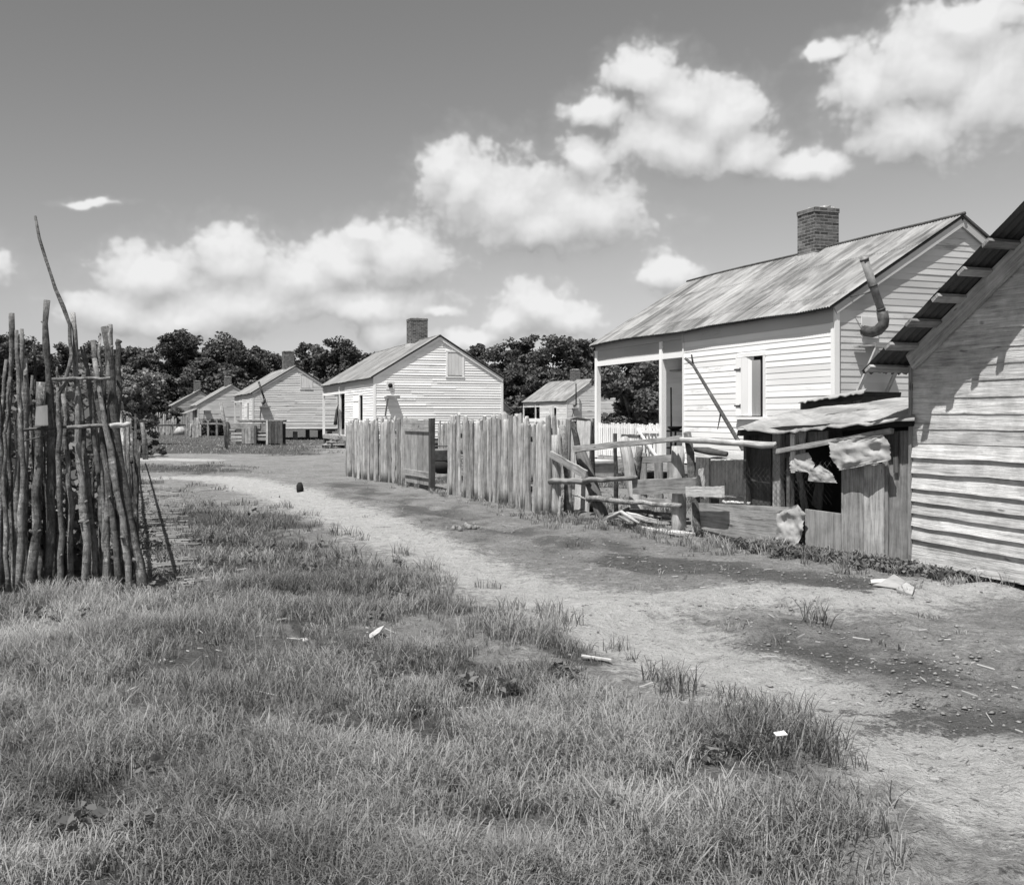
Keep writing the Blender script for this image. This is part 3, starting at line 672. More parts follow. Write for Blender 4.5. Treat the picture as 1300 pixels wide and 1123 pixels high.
    samp, pit = (5, .076) if detail == 2 else (4, .15)
    wz = [rng.uniform(-.03, .03) for _ in range(12)]
    def sag(y): q = (y + ovg) / (L + 2 * ovg) * 10; i = int(min(max(q, 0), 9.99)); w_ = q - i; return (wz[i] * (1 - w_) + wz[i + 1] * w_) * .9
    LL = L + 2 * ovg
    rf = None
    for side in (0, 1):
        def W0(y, q, a, side=side):
            x = q * c; z = pk + .05 - q * s_; n = (s_, c); x += s_ * a; z += c * a + sag(y - ovg) * (.5 + .5 * q / sln)
            xx = W / 2 - x if side == 0 else W / 2 + x
            return (xx, y - ovg, z)
        mb = MB(); corrugated(mb, W0, LL, sln, pit, .011 if detail == 2 else .018, samp)
        if side == 1: mb.f = [tuple(reversed(q)) for q in mb.f]; mb.uv = [mb.uv[i + 3 - 2 * (i % 4)] for i in range(len(mb.uv))]
        rf_ = mb.build('roof', M[tin], t)
        if side == 0: rf = rf_
    for side in (-1, 1):
        mb = MB(); nn = 10
        for i in range(nn):
            y0, y1 = -ovg + .03 + (LL - .06) * i / nn, -ovg + .03 + (LL - .06) * (i + 1) / nn
            p = [Vector((W / 2 + side * q * c, y, pk + .022 - q * s_ + sag(y) * (.5 + .5 * q / sln))) for y in (y0, y1) for q in (.0, sln - .03)]
            D = Vector((0, 0, -.035)); mb.add(p + [q + D for q in p], [(0, 1, 3, 2), (4, 6, 7, 5), (1, 5, 7, 3), (0, 4, 5, 1), (2, 3, 7, 6)])
        mb.build('roof_deck', M['darkwood'], t)
    mb = MB(); mb.tube([(W / 2, -ovg - .02 + LL * i / 12, pk + .062 + sag(-ovg + LL * i / 12) * .5) for i in range(13)], [.035] * 13, 6, .05); mb.build('ridge_cap', M['tindark' if detail == 2 else tin], rf)
    # chimney
    cy = L * chim_y; h = chim_s / 2; mb = MB(); mb.box(W / 2 - h, W / 2 + h, cy - h, cy + h, pk - .4, pk + chim_h - .1, _brick=1)
    mb.box(W / 2 - h - .012, W / 2 + h + .012, cy - h - .012, cy + h + .012, pk + chim_h - .1, pk + chim_h, _brick=1)
    ch = mb.build('chimney', M['brick'], t)
    mb = MB()
    for k in range(9): a = k * .7; mb.box(W / 2 - h + rng.uniform(0, h), W / 2 + h - rng.uniform(0, h), cy - h + .02 + k * .06, cy - h + .09 + k * .06, pk + chim_h - .002, pk + chim_h + rng.uniform(.02, .05), jit=.01)
    mb.box(W / 2 - h + .02, W / 2 + h - .02, cy - h + .02, cy + h - .02, pk + chim_h - .01, pk + chim_h + .014); mb.build('mortar_cap', M['mortar'], ch)
    mb = MB(); mb.box(W / 2 - h - .05, W / 2 + h + .05, cy - h - .05, cy + h + .05, pk - .28, pk - .08, jit=.01); mb.build('flashing', M['mortar'], ch)
    # window
    if win:
        y0, y1, z0, z1 = win
        wo = empty('window', (0, 0, 0)); wo.parent = t
        mb = MB(); mb.box(-.034, .012, y0 - .02, y0 + .05, z0, z1); mb.box(-.034, .012, y1 - .05, y1 + .02, z0, z1); mb.box(-.038, .012, y0 - .03, y1 + .03, z1, z1 + .07); mb.box(-.075, .012, y0 - .04, y1 + .04, z0 - .05, z0); mb.build('frame', TR, wo)
        hw = (y1 - y0) * (.56 if detail == 2 else .5)
        mb = MB(); n = 3
        for i in range(n): mb.box(0, .022, hw * i / n + .002, hw * (i + 1) / n - .002, 0, z1 - z0 - .03)
        for zz in (.14, z1 - z0 - .3): mb.box(-.022, 0, .03, hw - .03, zz, zz + .07)
        sh = mb.build('shutter', TR, wo); sh.location = (-.06, y1, z0 + .02); sh.rotation_euler = (0, 0, R(189 if detail == 2 else 28))
        for zz in (.2, z1 - z0 - .26): mb = MB(); mb.beam((.03, -.03, zz), (.03, .14, zz), .03, .012, side=(0, 0, 1)); mb.beam((.03, .14, zz - .03), (.03, .14, zz + .035), .02, .012, side=(0, 1, 0)); mb.build('hinge', M['iron'], sh)
        if detail == 2: mb = MB(); mb.box(0, .02, 0, hw * .5, 0, z1 - z0 - .1); s2 = mb.build('shutter', M['shackside'], wo); s2.location = (-.012, y0 + .17, z0 + .02); s2.rotation_euler = (0, 0, R(3) if detail == 2 else R(-70))
    if detail < 2:    # dark doorway between the wall end and the porch post
        mb = MB(); mb.box(pd - .03, pd - .012, Le + .15, Le + .95, f, f + 2.05); mb.build('door', M['darkwood'], t)
    if hatch:
        x0, x1, z0, z1 = hatch; mb = MB(); n = 4
        for i in range(n): mb.box(x0 + .05 + (x1 - x0 - .1) * i / n + .003, x0 + .05 + (x1 - x0 - .1) * (i + 1) / n - .003, -.03, -.008, z0 + .04, z1 - .04)
        hd = mb.build('gable_hatch', M['siding2'], t)
        mb = MB(); mb.box(x0 - .03, x0 + .05, -.042, .0, z0, z1); mb.box(x1 - .05, x1 + .03, -.042, .0, z0, z1); mb.box(x0 - .05, x1 + .05, -.046, 0, z1, z1 + .08); mb.box(x0 - .05, x1 + .05, -.05, 0, z0 - .07, z0); mb.build('frame', SM, hd)
    if shelf:
        x0, x1, zz, dp = shelf; mb = MB(); mb.box(x0, x1, -dp, -.03, zz, zz + .03); mb.box(x0 - .03, x1 + .03, -dp - .02, -dp, zz - .05, zz + .05)
        so_ = mb.build('wall_shelf', M['wood'], t)
        for xx in ((x0 + .05, x1 - .05) if detail == 2 else (x0 + .05,)):
            mb = MB(); mb.beam((xx, -dp + .03, zz - .01), (xx, -.04, zz - dp * 1.35), .07, .035, side=(1, 0, 0)); mb.build('brace', M['palewood'] if detail == 2 else M['wood'], so_)
    if flue or pipe:
        fx, fz = (shelf[0] + shelf[1]) / 2, shelf[2] + (.36 if pipe else .52)
        mb = MB(); mb.box(fx - .18, fx + .18, -.035, -.02, fz - .18, fz + .18, jit=.004); fp_ = mb.build('flue_plate', M['siding2'], t)
        if flue:
            mb = MB(); mb.tube([(fx, -.09, fz), (fx, .05, fz)], [.10, .10], 16, .02); mb.build('flue_hole', M['black'], fp_)
    if pipe:
        ax_, az_ = fx, fz
        def collar(k_, par):
            mc_ = MB(); q_, h_ = pipe; mc_.tube([(ax_ + .10 - q_ * k_, -.4, az_ + .16 + h_ * k_), (ax_ + .10 - q_ * (k_ + .035), -.4, az_ + .16 + h_ * (k_ + .035))], [.076, .076], 14, .0); mc_.build('collar', M['iron'], par)
        ax_ -= .13; pts = [(ax_ + .02, -.02, az_ - .06), (ax_ + .02, -.22, az_ - .10), (ax_ + .05, -.33, az_ - .07), (ax_ + .10, -.40, az_ + .02), (ax_ + .105, -.40, az_ + .10), (ax_ + .08, -.40, az_ + .24)]
        mb = MB(); mb.tube(pts, [.095] * 6, 14, .03); el_ = mb.build('stovepipe_elbow', M['iron'], t)
        mb = MB(); q, hh_ = pipe; mb.tube([(ax_ + .10, -.40, az_ + .16), (ax_ + .10 - q, -.4, az_ + .16 + hh_)], [.066, .070], 14, .02); sp_ = mb.build('stovepipe', M['pipe'] if detail == 2 else M['iron'], t)
        mb = MB(); [collar(k_, sp_) for k_ in (.1, .5, .93)]; mb.tube([(ax_ + .0, -.4, az_ + hh_ * .6), (ax_ - .35, -.03, az_ + hh_ * .5)], [.008, .008], 5); mb.build('stay_wire', M['iron'], el_)
    if steps is not None:
        y0 = steps
        mb = MB()
        for k in range(3): mb.box(-.95 + k * .28, -.64 + k * .28, y0, y0 + 1.3, .12 + k * .15, .16 + k * .15, jit=.015)
        for yy in (y0 + .1, y0 + 1.15): mb.beam((-.9, yy, .02), (-.05, yy, f - .08), .14, .04, side=(0, 0, 1))
        mb.box(-.95, -.8, y0 + .1, y0 + .3, -.1, .11); mb.box(-.95, -.8, y0 + .95, y0 + 1.15, -.1, .11); mb.box(-.6, -.5, y0 + .2, y0 + .35, -.1, .28)
        mb.build('steps', M['wood'], t)
    return t
def loc(P0, rz, x, y):
    c, s = math.cos(rz), math.sin(rz); return (P0[0] + c * x - s * y, P0[1] + s * x + c * y)
H1 = (5.573, 17.67); H1r = R(20.5)
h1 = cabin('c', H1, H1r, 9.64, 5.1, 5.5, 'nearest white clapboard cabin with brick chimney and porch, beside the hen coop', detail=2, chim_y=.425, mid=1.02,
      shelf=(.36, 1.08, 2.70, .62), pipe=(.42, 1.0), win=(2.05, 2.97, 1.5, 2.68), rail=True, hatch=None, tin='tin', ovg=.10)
H2 = (-6.14, 45.6); H2r = R(19.9)
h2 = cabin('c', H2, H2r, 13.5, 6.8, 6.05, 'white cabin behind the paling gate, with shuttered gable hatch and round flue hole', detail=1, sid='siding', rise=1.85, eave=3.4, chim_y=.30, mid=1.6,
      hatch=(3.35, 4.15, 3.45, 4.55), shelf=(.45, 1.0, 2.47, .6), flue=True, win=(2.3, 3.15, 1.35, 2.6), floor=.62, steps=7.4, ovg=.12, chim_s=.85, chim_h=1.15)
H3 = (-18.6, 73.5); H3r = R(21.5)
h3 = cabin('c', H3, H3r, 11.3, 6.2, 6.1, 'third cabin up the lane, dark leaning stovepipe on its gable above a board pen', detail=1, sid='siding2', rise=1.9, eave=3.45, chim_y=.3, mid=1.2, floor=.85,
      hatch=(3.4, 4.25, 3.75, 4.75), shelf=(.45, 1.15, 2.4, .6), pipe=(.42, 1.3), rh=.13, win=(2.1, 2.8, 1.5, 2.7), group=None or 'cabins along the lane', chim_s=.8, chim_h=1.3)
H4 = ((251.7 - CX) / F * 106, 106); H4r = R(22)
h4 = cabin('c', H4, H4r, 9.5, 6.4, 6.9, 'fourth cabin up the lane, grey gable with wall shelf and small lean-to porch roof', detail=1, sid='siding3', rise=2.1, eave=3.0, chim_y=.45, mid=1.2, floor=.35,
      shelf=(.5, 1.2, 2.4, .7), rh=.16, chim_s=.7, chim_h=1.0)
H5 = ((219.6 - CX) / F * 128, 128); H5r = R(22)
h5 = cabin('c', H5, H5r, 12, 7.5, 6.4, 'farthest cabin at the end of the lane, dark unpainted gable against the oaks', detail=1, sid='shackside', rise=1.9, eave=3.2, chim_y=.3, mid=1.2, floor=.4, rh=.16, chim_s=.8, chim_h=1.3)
H6 = (5.35, 100.0); H6r = R(22)
h6 = cabin('c', H6, H6r, 11, 6.5, 6.2, 'distant cabin seen past the first porch, faded siding and a stovepipe on its gable', detail=1, sid='siding2', rise=2.1, eave=3.4, chim_y=.42, mid=1.2, floor=.5, rh=.16,
      hatch=(3.5, 4.3, 3.6, 4.6), shelf=(.5, 1.2, 2.6, .6), pipe=(.02, 1.9), chim_s=.8, chim_h=1.1)
# lean-to porch roof on the fourth cabin
mb = MB(); mb.add([(-1.3, .6, 2.15), (-1.3, 5.5, 2.15), (-.02, 5.5, 2.62), (-.02, .6, 2.62), (-1.3, .6, 2.10), (-1.3, 5.5, 2.10), (-.02, 5.5, 2.57), (-.02, .6, 2.57)], [(0, 3, 2, 1), (4, 5, 6, 7), (0, 1, 5, 4), (1, 2, 6, 5), (2, 3, 7, 6), (3, 0, 4, 7)]); mb.build('porch_roof', M['tinpale'], h4)
for yy in (.8, 3, 5.3):
    mb = MB(); mb.box(-1.22, -1.12, yy, yy + .1, .0, 2.14); mb.build('porch_post', M['wood'], h4)
# a small shed between the second and the distant cabin
s1 = empty('shed', (-3.1, 88, float(base_z(88))), R(22), 'small dark shed with a slanting roof, in the gap right of the second cabin', 'shed')
mb = MB(); clap(mb, (0, 0, 0), (1, 0, 0), (0, -1, 0), lambda z: (0, 3.2) if z < 2.4 else ((z - 2.4) * 1.2, 3.2 - (z - 2.4) * 1.2), .1, 3.6, .2); clap(mb, (0, 0, 0), (0, 1, 0), (-1, 0, 0), lambda z: (0, 4), .1, 2.4, .2); mb.box(.01, 3.19, .01, 4, .1, 2.4); mb.build('wall', M['shackside'], s1)
for sg in (-1, 1):
    mb = MB(); mb.beam((1.6, -.15, 3.75), (1.6, 4.15, 3.75), .01, .01); x2 = 1.6 + sg * 1.85
    mb = MB(); mb.add([(1.6, -.2, 3.78), (1.6, 4.2, 3.78), (x2, 4.2, 2.25), (x2, -.2, 2.25), (1.6, -.2, 3.72), (1.6, 4.2, 3.72), (x2, 4.2, 2.19), (x2, -.2, 2.19)], [(0, 1, 2, 3), (7, 6, 5, 4), (0, 3, 7, 4), (3, 2, 6, 7), (2, 1, 5, 6), (1, 0, 4, 5)]); mb.build('roof', M['tin2'], s1)
mb = MB(); mb.box(.9, 1.9, -.05, -.02, .1, 2.0); mb.build('door', M['darkwood'], s1)
# hanging coat and hat things on porches
p = loc(H2, H2r, -.08, 8.25); z0 = float(base_z(52))
mb = MB(); mb.tube([(p[0] - .02, p[1], z0 + 2.25), (p[0] - .1, p[1], z0 + 1.95), (p[0] - .14, p[1], z0 + 1.5), (p[0] - .17, p[1], z0 + 1.2)], [.03, .07, .09, .11], 8, .2)
tag(mb.build('coat', M['cloth']), 'dark coat hanging from the porch post of the second cabin', 'coat')
# porch things on the first cabin
def h1p(x, y, z): q = loc(H1, H1r, x, y); return Vector((q[0], q[1], z + float(base_z(17))))
sh = empty('porch_shelf', h1p(1.97, 7.0, 2.7), H1r, 'small wall shelf holding a few dark tins on the shaded porch wall', 'shelf')
mb = MB(); mb.box(-.22, 0, .2, 1.9, -.02, .02); mb.build('shelf_board', M['wood'], sh)
sh.rotation_euler = (0, 0, H1r)
for (yy, hh, rr) in ((.5, .16, .06), (.75, .22, .07)):
    q = h1p(1.86, 7.0 + yy, 2.722); mb = MB(); mb.tube([q, q + Vector((0, 0, hh))], [rr, rr * .95], 12, .02); tag(mb.build('tin_can', M['iron']), 'dark tin standing on the porch wall shelf', 'tin', 'tins on the porch shelf')
q = h1p(1.9, 7.9, 1.9); mb = MB()
mb.tube([q + Vector((0, 0, .15)), q + Vector((.0, 0, .02)), q + Vector((0, 0, -.13))], [.03, .14, .09], 10, .15); tag(mb.build('hanging_basket', M['wood']), 'little bundle hanging from a nail on the porch wall', 'bundle')
sv = empty('washstand', h1p(1.55, 8.35, .5), H1r, 'dark washstand with a tall rod on the shaded porch, below the wall shelf', 'washstand')
mb = MB(); mb.box(-.25, .25, -.3, .3, .62, .66); mb.box(-.22, .22, -.27, .27, .2, .23); mb.build('top', M['darkwood'], sv)
for a in (-1, 1):
    for b in (-1, 1): mb = MB(); mb.box(a * .21 - .02, a * .21 + .02, b * .26 - .02, b * .26 + .02, 0, .62); mb.build('leg', M['darkwood'], sv)
mb = MB(); mb.tube([(0, .1, .66), (0, .12, 1.75)], [.02, .018], 8); mb.build('rod', M['darkwood'], sv)
mb = MB(); mb.tube([(0, -.08, .66), (0, -.08, .72), (0, -.08, .76)], [.10, .17, .19], 14, .02); tb = mb.build('basin', M['iron'], sv)
# clothes prop leaning on the front wall
def prop_pt(px, py, x):
    """point on the vertical plane x=const of the first cabin hit by the photo ray"""
    o = Vector((H1[0], H1[1], 0)); vv = Vector((math.cos(H1r), math.sin(H1r), 0)); d = Vector(((px - CX) / F, 1, (HZ - py) / F)); Yt = (o.dot(vv) + x) / d.dot(vv)
    return Vector((0, 0, CAMH)) + d * Yt
mb = MB(); pts = [prop_pt(870, 455, -1.45), prop_pt(880, 463, -1.45), prop_pt(905, 505, -1.45), prop_pt(935, 556, -1.5), prop_pt(966, 609, -1.5)]
mb.tube(pts, [.024, .030, .034, .036, .038], 8, .2); mb.tube([prop_pt(880, 464, -1.45), prop_pt(878, 450, -1.45)], [.022, .014], 6, .2); mb.tube([prop_pt(915, 524, -1.47), prop_pt(911, 545, -1.5)], [.02, .006], 6, .2)
tag(mb.build('forked_prop', M['barkdark']), 'long forked clothes prop leaning before the front wall of the nearest cabin', 'pole')
# pale steps-box under the porch end
bx = empty('steps', h1p(-.75, 8.1, 0), H1r, 'plain plank step box under the porch corner of the nearest cabin', 'steps')
mb = MB(); mb.box(-.35, .65, .0, 1.35, .36, .42, jit=.006); mb.build('tread', M['palewood'], bx)
mb = MB(); mb.box(-.3, .62, .05, .09, -.1, .359); mb.box(-.3, .62, 1.25, 1.29, -.1, .359); mb.box(-.3, -.26, .1, .8, -.1, .3); mb.build('side_board', M['palewood'], bx)

# ------------------------------------------------------------------ shack at the right edge
SH = Vector((3.92, 10.0, 0)); du = Vector((math.sin(TH), -math.cos(TH), 0))      # along its gable wall towards the viewer
sk = empty('shack', (SH.x, SH.y, 0), math.atan2(du.y, du.x), 'low whitewashed plank shack cut by the right edge, jagged tin eave over its gable', 'shack')
# local: x along gable wall (towards viewer), y = away from the lane (left-handed check below), z up
# rotation maps local x -> du, local y -> (-du.y, du.x) = (.94,.35): away from the lane
Wd = 3.4; e0 = 2.05; sl2 = .66; pk2 = e0 + sl2 * Wd / 2
mb = MB(); z = .10; k = 0
hs = [.22, .13, .125, .115, .13, .145, .15, .14, .135, .15, .15, .15, .14, .15, .16, .15, .15, .16, .15, .15]
for h in hs:
    zt = z + h
    if z > pk2 - .15: break
    a0 = max(0, (z - e0) / sl2); a1 = max(0, (zt - e0) / sl2); dz = (-.05 if z < .95 else .02) * (1 if z < 1.4 else 0)
    n = 14; vs = []; t0 = .030 if z < 1.25 else .012; drop = .012
    wv = [rng.uniform(-.006, .006) for _ in range(n + 1)]
    for i in range(n + 1):
        a = i / n; xb = a0 + (Wd - 2 * a0) * a; xt = a1 + (Wd - 2 * a1) * a; zb = z + wv[i] + dz * a - drop; zz = zt + dz * a * (1 if k < len(hs) - 1 else 0)
        vs += [(xb, 0, zb), (xb, -t0, zb), (xt, -.004, zz), (xt, 0, zz)]
    fs = []; uvs = []
    for i in range(n):
        for q in range(4):
            b = i * 4; f4 = (b + q, b + (q + 1) % 4, b + 4 + (q + 1) % 4, b + 4 + q); fs.append(f4); uvs.append([(vs[j][0], vs[j][2] + vs[j][1]) for j in f4])
    for b in (0, n * 4): fs.append((b, b + 3, b + 2, b + 1) if b == 0 else (b, b + 1, b + 2, b + 3)); uvs.append([(0, 0), (0, .1), (.02, .1), (.02, 0)])
    mb.add(vs, fs, uvs=uvs); z = zt; k += 1
mb.box(.02, Wd - .02, .002, .03, .2, e0); mb.add([(.03, .03, e0), (Wd - .03, .03, e0), (Wd / 2, .03, pk2 - .05), (.03, .004, e0), (Wd - .03, .004, e0), (Wd / 2, .004, pk2 - .05)], [(0, 1, 2), (3, 5, 4)])
mb.build('gable_wall', M['shackboard'], sk)
mb = MB(); mb.box(.0, .05, .002, 3.8, .12, e0); mb.box(Wd - .05, Wd, .002, 3.8, .12, e0); mb.box(.05, Wd - .05, 3.76, 3.8, .12, e0); mb.build('side_wall', M['shackboard'], sk)
mb = MB(); mb.box(-.035, .0, -.03, .05, .15, e0 - .05); mb.build('corner_board', M['wood'], sk)
for sg in (0, 1):
    mb = MB(); xa, xb = (-.0, Wd / 2) if sg == 0 else (Wd, Wd / 2)
    mb.beam((xa, -.035, e0 - .02), (xb, -.035, pk2 - .02), .17, .04, side=(0, 0, 1)); mb.build('rake_board', M['shackboard'], sk)
OV, EO = .36, .34; sc, ss_ = math.cos(math.atan(sl2)), math.sin(math.atan(sl2)); sl_len = (Wd / 2 + EO) / sc
for sg in (0, 1):
    # ragged corrugated sheets: corrugations run down the slope, so they wave along y
    mb = MB(); n = 300; rows = 12; yl = 3.8 + OV + .2; vs = []; fs = []; uvs = []
    rag = [rng.uniform(-.02, .02) for _ in range(rows + 1)]; ragy = [rng.uniform(-.02, .02) for _ in range(n + 1)]
    for j in range(rows + 1):
        q = sl_len * j / rows; step = .02 * ((j * 3) // rows % 2)
        for i in range(n + 1):
            y = -OV + rag[j] * (1 if i == 0 else 0) + yl * i / n; a = .012 * math.cos(2 * math.pi * y / .085)
            qq = q + (ragy[i] if j == rows else 0); x = qq * sc; zz = pk2 + .115 - qq * ss_ + a
            vs.append((Wd / 2 - x if sg == 0 else Wd / 2 + x, y, zz))
    for j in range(rows):
        for i in range(n):
            a = j * (n + 1) + i; f4 = (a, a + 1, a + n + 2, a + n + 1); fs.append(f4 if sg == 1 else tuple(reversed(f4))); g4 = fs[-1]
            uvs.append([((c_ % (n + 1)) / n * yl, (c_ // (n + 1)) / rows * sl_len) for c_ in g4])
    mb.add(vs, fs, uvs=uvs, smooth=True); mb.build('roof', M['tindark'], sk)
    for m_ in range(6):    # purlins poking out past the wall
        q = sl_len - .16 - m_ * .36; x = q * sc; zz = pk2 + .115 - q * ss_ - .052; xx = Wd / 2 - x if sg == 0 else Wd / 2 + x
        mb = MB(); mb.beam((xx, -OV - .03 + rng.uniform(-.03, .05), zz), (xx, 3.7, zz), .09, .03, side=(sc, 0, ss_ if sg == 0 else -ss_), jit=.002); mb.build('purlin', M['wood'], sk)
# ------------------------------------------------------------------ a vertical plane in the place, addressed through photo points
class Plane:
    def __init__(s, A, B): s.A = Vector((A.x, A.y, 0)); s.d = (Vector((B.x, B.y, 0)) - s.A).normalized(); s.n = Vector((s.d.y, -s.d.x, 0)); s.n = s.n if s.n.dot(s.A) < 0 else -s.n
    def pt(s, px, py, off=0):          # off > 0: behind the plane
        o = s.A - s.n * off; r = Vector(((px - CX) / F, 1, (HZ - py) / F)); k = o.dot(s.n) / (r.dot(s.n)); return Vector((0, 0, CAMH)) + r * k
PF = Plane(PF0, PF1); PN = Plane(F0, F1)
def ground_pt(p): return Vector((p.x, p.y, gzf(p.x, p.y)))

# ------------------------------------------------------------------ split-paling fence, gate
def paling(mb, base, h, w, t, d, lean=0.0, r=None):
    nn = Vector((d.y, -d.x, 0)); lv = 6; vs = []; fs = []; uvs = []; cx_ = 0; pr = [rng.uniform(.8, 1.15) for _ in range(4)]
    for i in range(lv):
        a = i / (lv - 1); cx_ += rng.uniform(-.013, .013); ww = w * (1 + rng.uniform(-.16, .16)) * (1 - .25 * max(0, a - .8) / .2 * rng.random()); tt = t * (1 + rng.uniform(-.15, .15))
        c = base + d * (cx_ + lean * a * h) + nn * (rng.uniform(-.010, .010)) + Vector((0, 0, a * h))
        for q, (s1_, s2_) in enumerate(((-1, -.7), (-.35, -1.05), (.35, -1.0), (1, -.6), (1, .8), (-1, .8))):
            top = rng.uniform(-.09, .04) if i == lv - 1 else 0
            vs.append(c + d * (s1_ * ww / 2) + nn * (s2_ * tt / 2) + Vector((0, 0, top)))
    n = 6
    for i in range(lv - 1):
        for q in range(n):
            q2 = (q + 1) % n; fs.append((i * n + q, i * n + q2, (i + 1) * n + q2, (i + 1) * n + q)); zz = h * i / (lv - 1); z2 = h * (i + 1) / (lv - 1)
            uvs.append([(zz, q * w / 3), (zz, (q + 1) * w / 3), (z2, (q + 1) * w / 3), (z2, q * w / 3)])
    fs.append(tuple(range((lv - 1) * n, lv * n))); uvs.append([(0, 0)] * n)
    mb.add(vs, fs, uvs=uvs, r=r)
def fence_run(name, A, B, label, h=(1.36, 1.5), w=(.075, .13), mat='paling', gapp=.26, rails=True, back=.05, pname='paling', cat='fence'):
    A = ground_pt(A); B = ground_pt(B); d = B - A; L = d.length; d = Vector((d.x, d.y, 0)).normalized()
    t = empty(name, A, 0, label, cat); x = 0; inv = A.copy(); cnt = 0
    while x < L:
        ww = rng.uniform(*w); c = A.lerp(B, (x + ww / 2) / L); c.z = gzf(c.x, c.y) - .06
        if name != 'gate' and rng.random() < .42:
            b_ = c - inv; hh = rng.uniform(*h) + .06; r_ = ww * .5; ln = rng.uniform(-.05, .05)
            mb = MB(); mb.tube([b_ + d * (ln * q_ * hh + rng.uniform(-.008, .008)) + Vector((0, 0, hh * q_)) for q_ in (0, .2, .4, .6, .8, .97, 1)], [r_ * 1.05, r_, r_ * 1.02, r_ * .95, r_ * .97, r_ * .9, r_ * .55], 8, .12); mb.build(pname, M[mat], t); cnt += 1; x += ww * rng.uniform(.92, 1.05); continue
        mb = MB(); paling(mb, c - inv + Vector((d.y, -d.x, 0)) * rng.uniform(-.03, .03), rng.uniform(*h) + .06, ww * rng.uniform(.95, 1.1), rng.uniform(.03, .06), d, rng.uniform(-.045, .045)); mb.build(pname, M[mat], t); cnt += 1
        x += ww * rng.uniform(.92, 1.03) + (rng.uniform(.02, .05) if rng.random() < gapp else .002)
        if cnt > 98: break
    if rails:
        nb = -PF.n * back if name == 'paling_fence' else Vector((0, 0, 0))
        for zz in (.35, 1.15): mb = MB(); mb.beam(nb * 1.3 + Vector((0, 0, zz)), B - inv + nb * 1.3 + Vector((0, 0, zz)), .08, .05, side=(0, 0, 1), jit=.006, seg=6); mb.build('rail', M['wood'], t)
    return t
g0 = PF.pt(515, 600); g1 = PF.pt(551, 600); g2 = PF.pt(570, 600)
fence_run('paling_fence', PF0, Vector((g0.x, g0.y, 0)), 'short run of split palings left of the plank gate')
fence_run('paling_fence', Vector((g2.x, g2.y, 0)), PF1, 'long run of split palings between the plank gate and the broken rails', h=(1.38, 1.56))
# taller knobbly sticks standing over the right half of the long run
for (px, yt, yb, rr) in ((608, 531, 610, .03), (628, 538, 620, .03), (639, 522, 625, .022), (650, 531, 630, .035), (702, 515, 640, .045), (594, 533, 600, .025)):
    b = PF.pt(px, yb, .1); tp = PF.pt(px + rng.uniform(-2, 2), yt, .12); b.z = gzf(b.x, b.y) - .02; m_ = b.lerp(tp, .5) + Vector((rng.uniform(-.02, .02), 0, 0)); mb = MB(); mb.tube([b, m_, tp], [rr, rr, rr * .8], 8, .15)
    tag(mb.build('fence_stick', M['paling']), 'upright stick wedged behind the long paling run, poking above its top', 'stick', 'sticks wedged behind the palings')
gt = empty('gate', ground_pt(g0), 0, 'plank gate with two cross boards in the paling fence, one plank gap wider', 'gate')
o = ground_pt(g0); dd = PF.d; gw = (g1 - g0).length * .88; nn_ = PF.n
for i in range(4):
    a = gw * (i + .5) / 4; mb = MB(); mb.beam(dd * a + Vector((0, 0, .09)), dd * (a + rng.uniform(-.01, .01)) + Vector((0, 0, 1.42 + rng.uniform(-.015, .02))), gw / 4 - (.012 if i != 2 else .028), .025, side=dd, jit=.003, seg=3); mb.build('plank', M['gatewood'], gt)
for zz, hh in ((1.30, .24), (.30, .13)):
    mb = MB(); mb.beam(nn_ * .028 + Vector((0, 0, zz)), nn_ * .028 + dd * gw + Vector((0, 0, zz)), hh, .026, side=(0, 0, 1), jit=.003); mb.build('cross_board', M['gatewood'], gt)
mb = MB(); mb.beam(dd * (gw + .085) + Vector((0, 0, -.1)), dd * (gw + .085) + Vector((0, 0, 1.46)), .12, .10, side=dd, jit=.004, seg=4); mb.build('gate_post', M['darkwood'], gt)
# washtub and kettle glimpsed through the gap beside the gate
q = PF.pt(562, 590, 2.6); q.z = gzf(q.x, q.y)
wt = empty('washtub', q, 0, 'round pale washtub resting on a dark pot, glimpsed through the open gap beside the gate', 'washtub')
mb = MB(); mb.tube([(0, 0, .34), (0, 0, .40), (0, 0, .62), (0, 0, .66)], [.22, .27, .34, .36], 20, .01); mb.build('tub', M['pipe'], wt)
mb = MB(); mb.tube([(0, 0, 0), (0, 0, .06), (0, 0, .2), (0, 0, .34)], [.12, .26, .32, .26], 18, .02); mb.build('pot', M['black'], wt)
mb = MB(); mb.tube([(-.3, 0, .62), (-.2, 0, .74), (.2, .0, .74), (.3, 0, .62)], [.02] * 4, 6); mb.build('handle', M['iron'], wt)
# yard pickets deeper inside, seen over and through the gap
for (xa, xb, dep, lb, hh) in ((556, 604, 9, 'thin stick fence deep inside the yard behind the gate gap', 1.3), (632, 760, 4.2, 'rough board and stick fence crossing the yard behind the long paling run', 1.25)):
    A_ = PF.pt(xa, 590, dep); B_ = PF.pt(xb, 600, dep) if xa < 600 else PF.pt(xb, 600, 2.4); A_.z = B_.z = 0
    fence_run('yard_fence', A_, B_, lb, h=(hh - .15, hh + .2), w=(.05, .12), gapp=.45, rails=False)

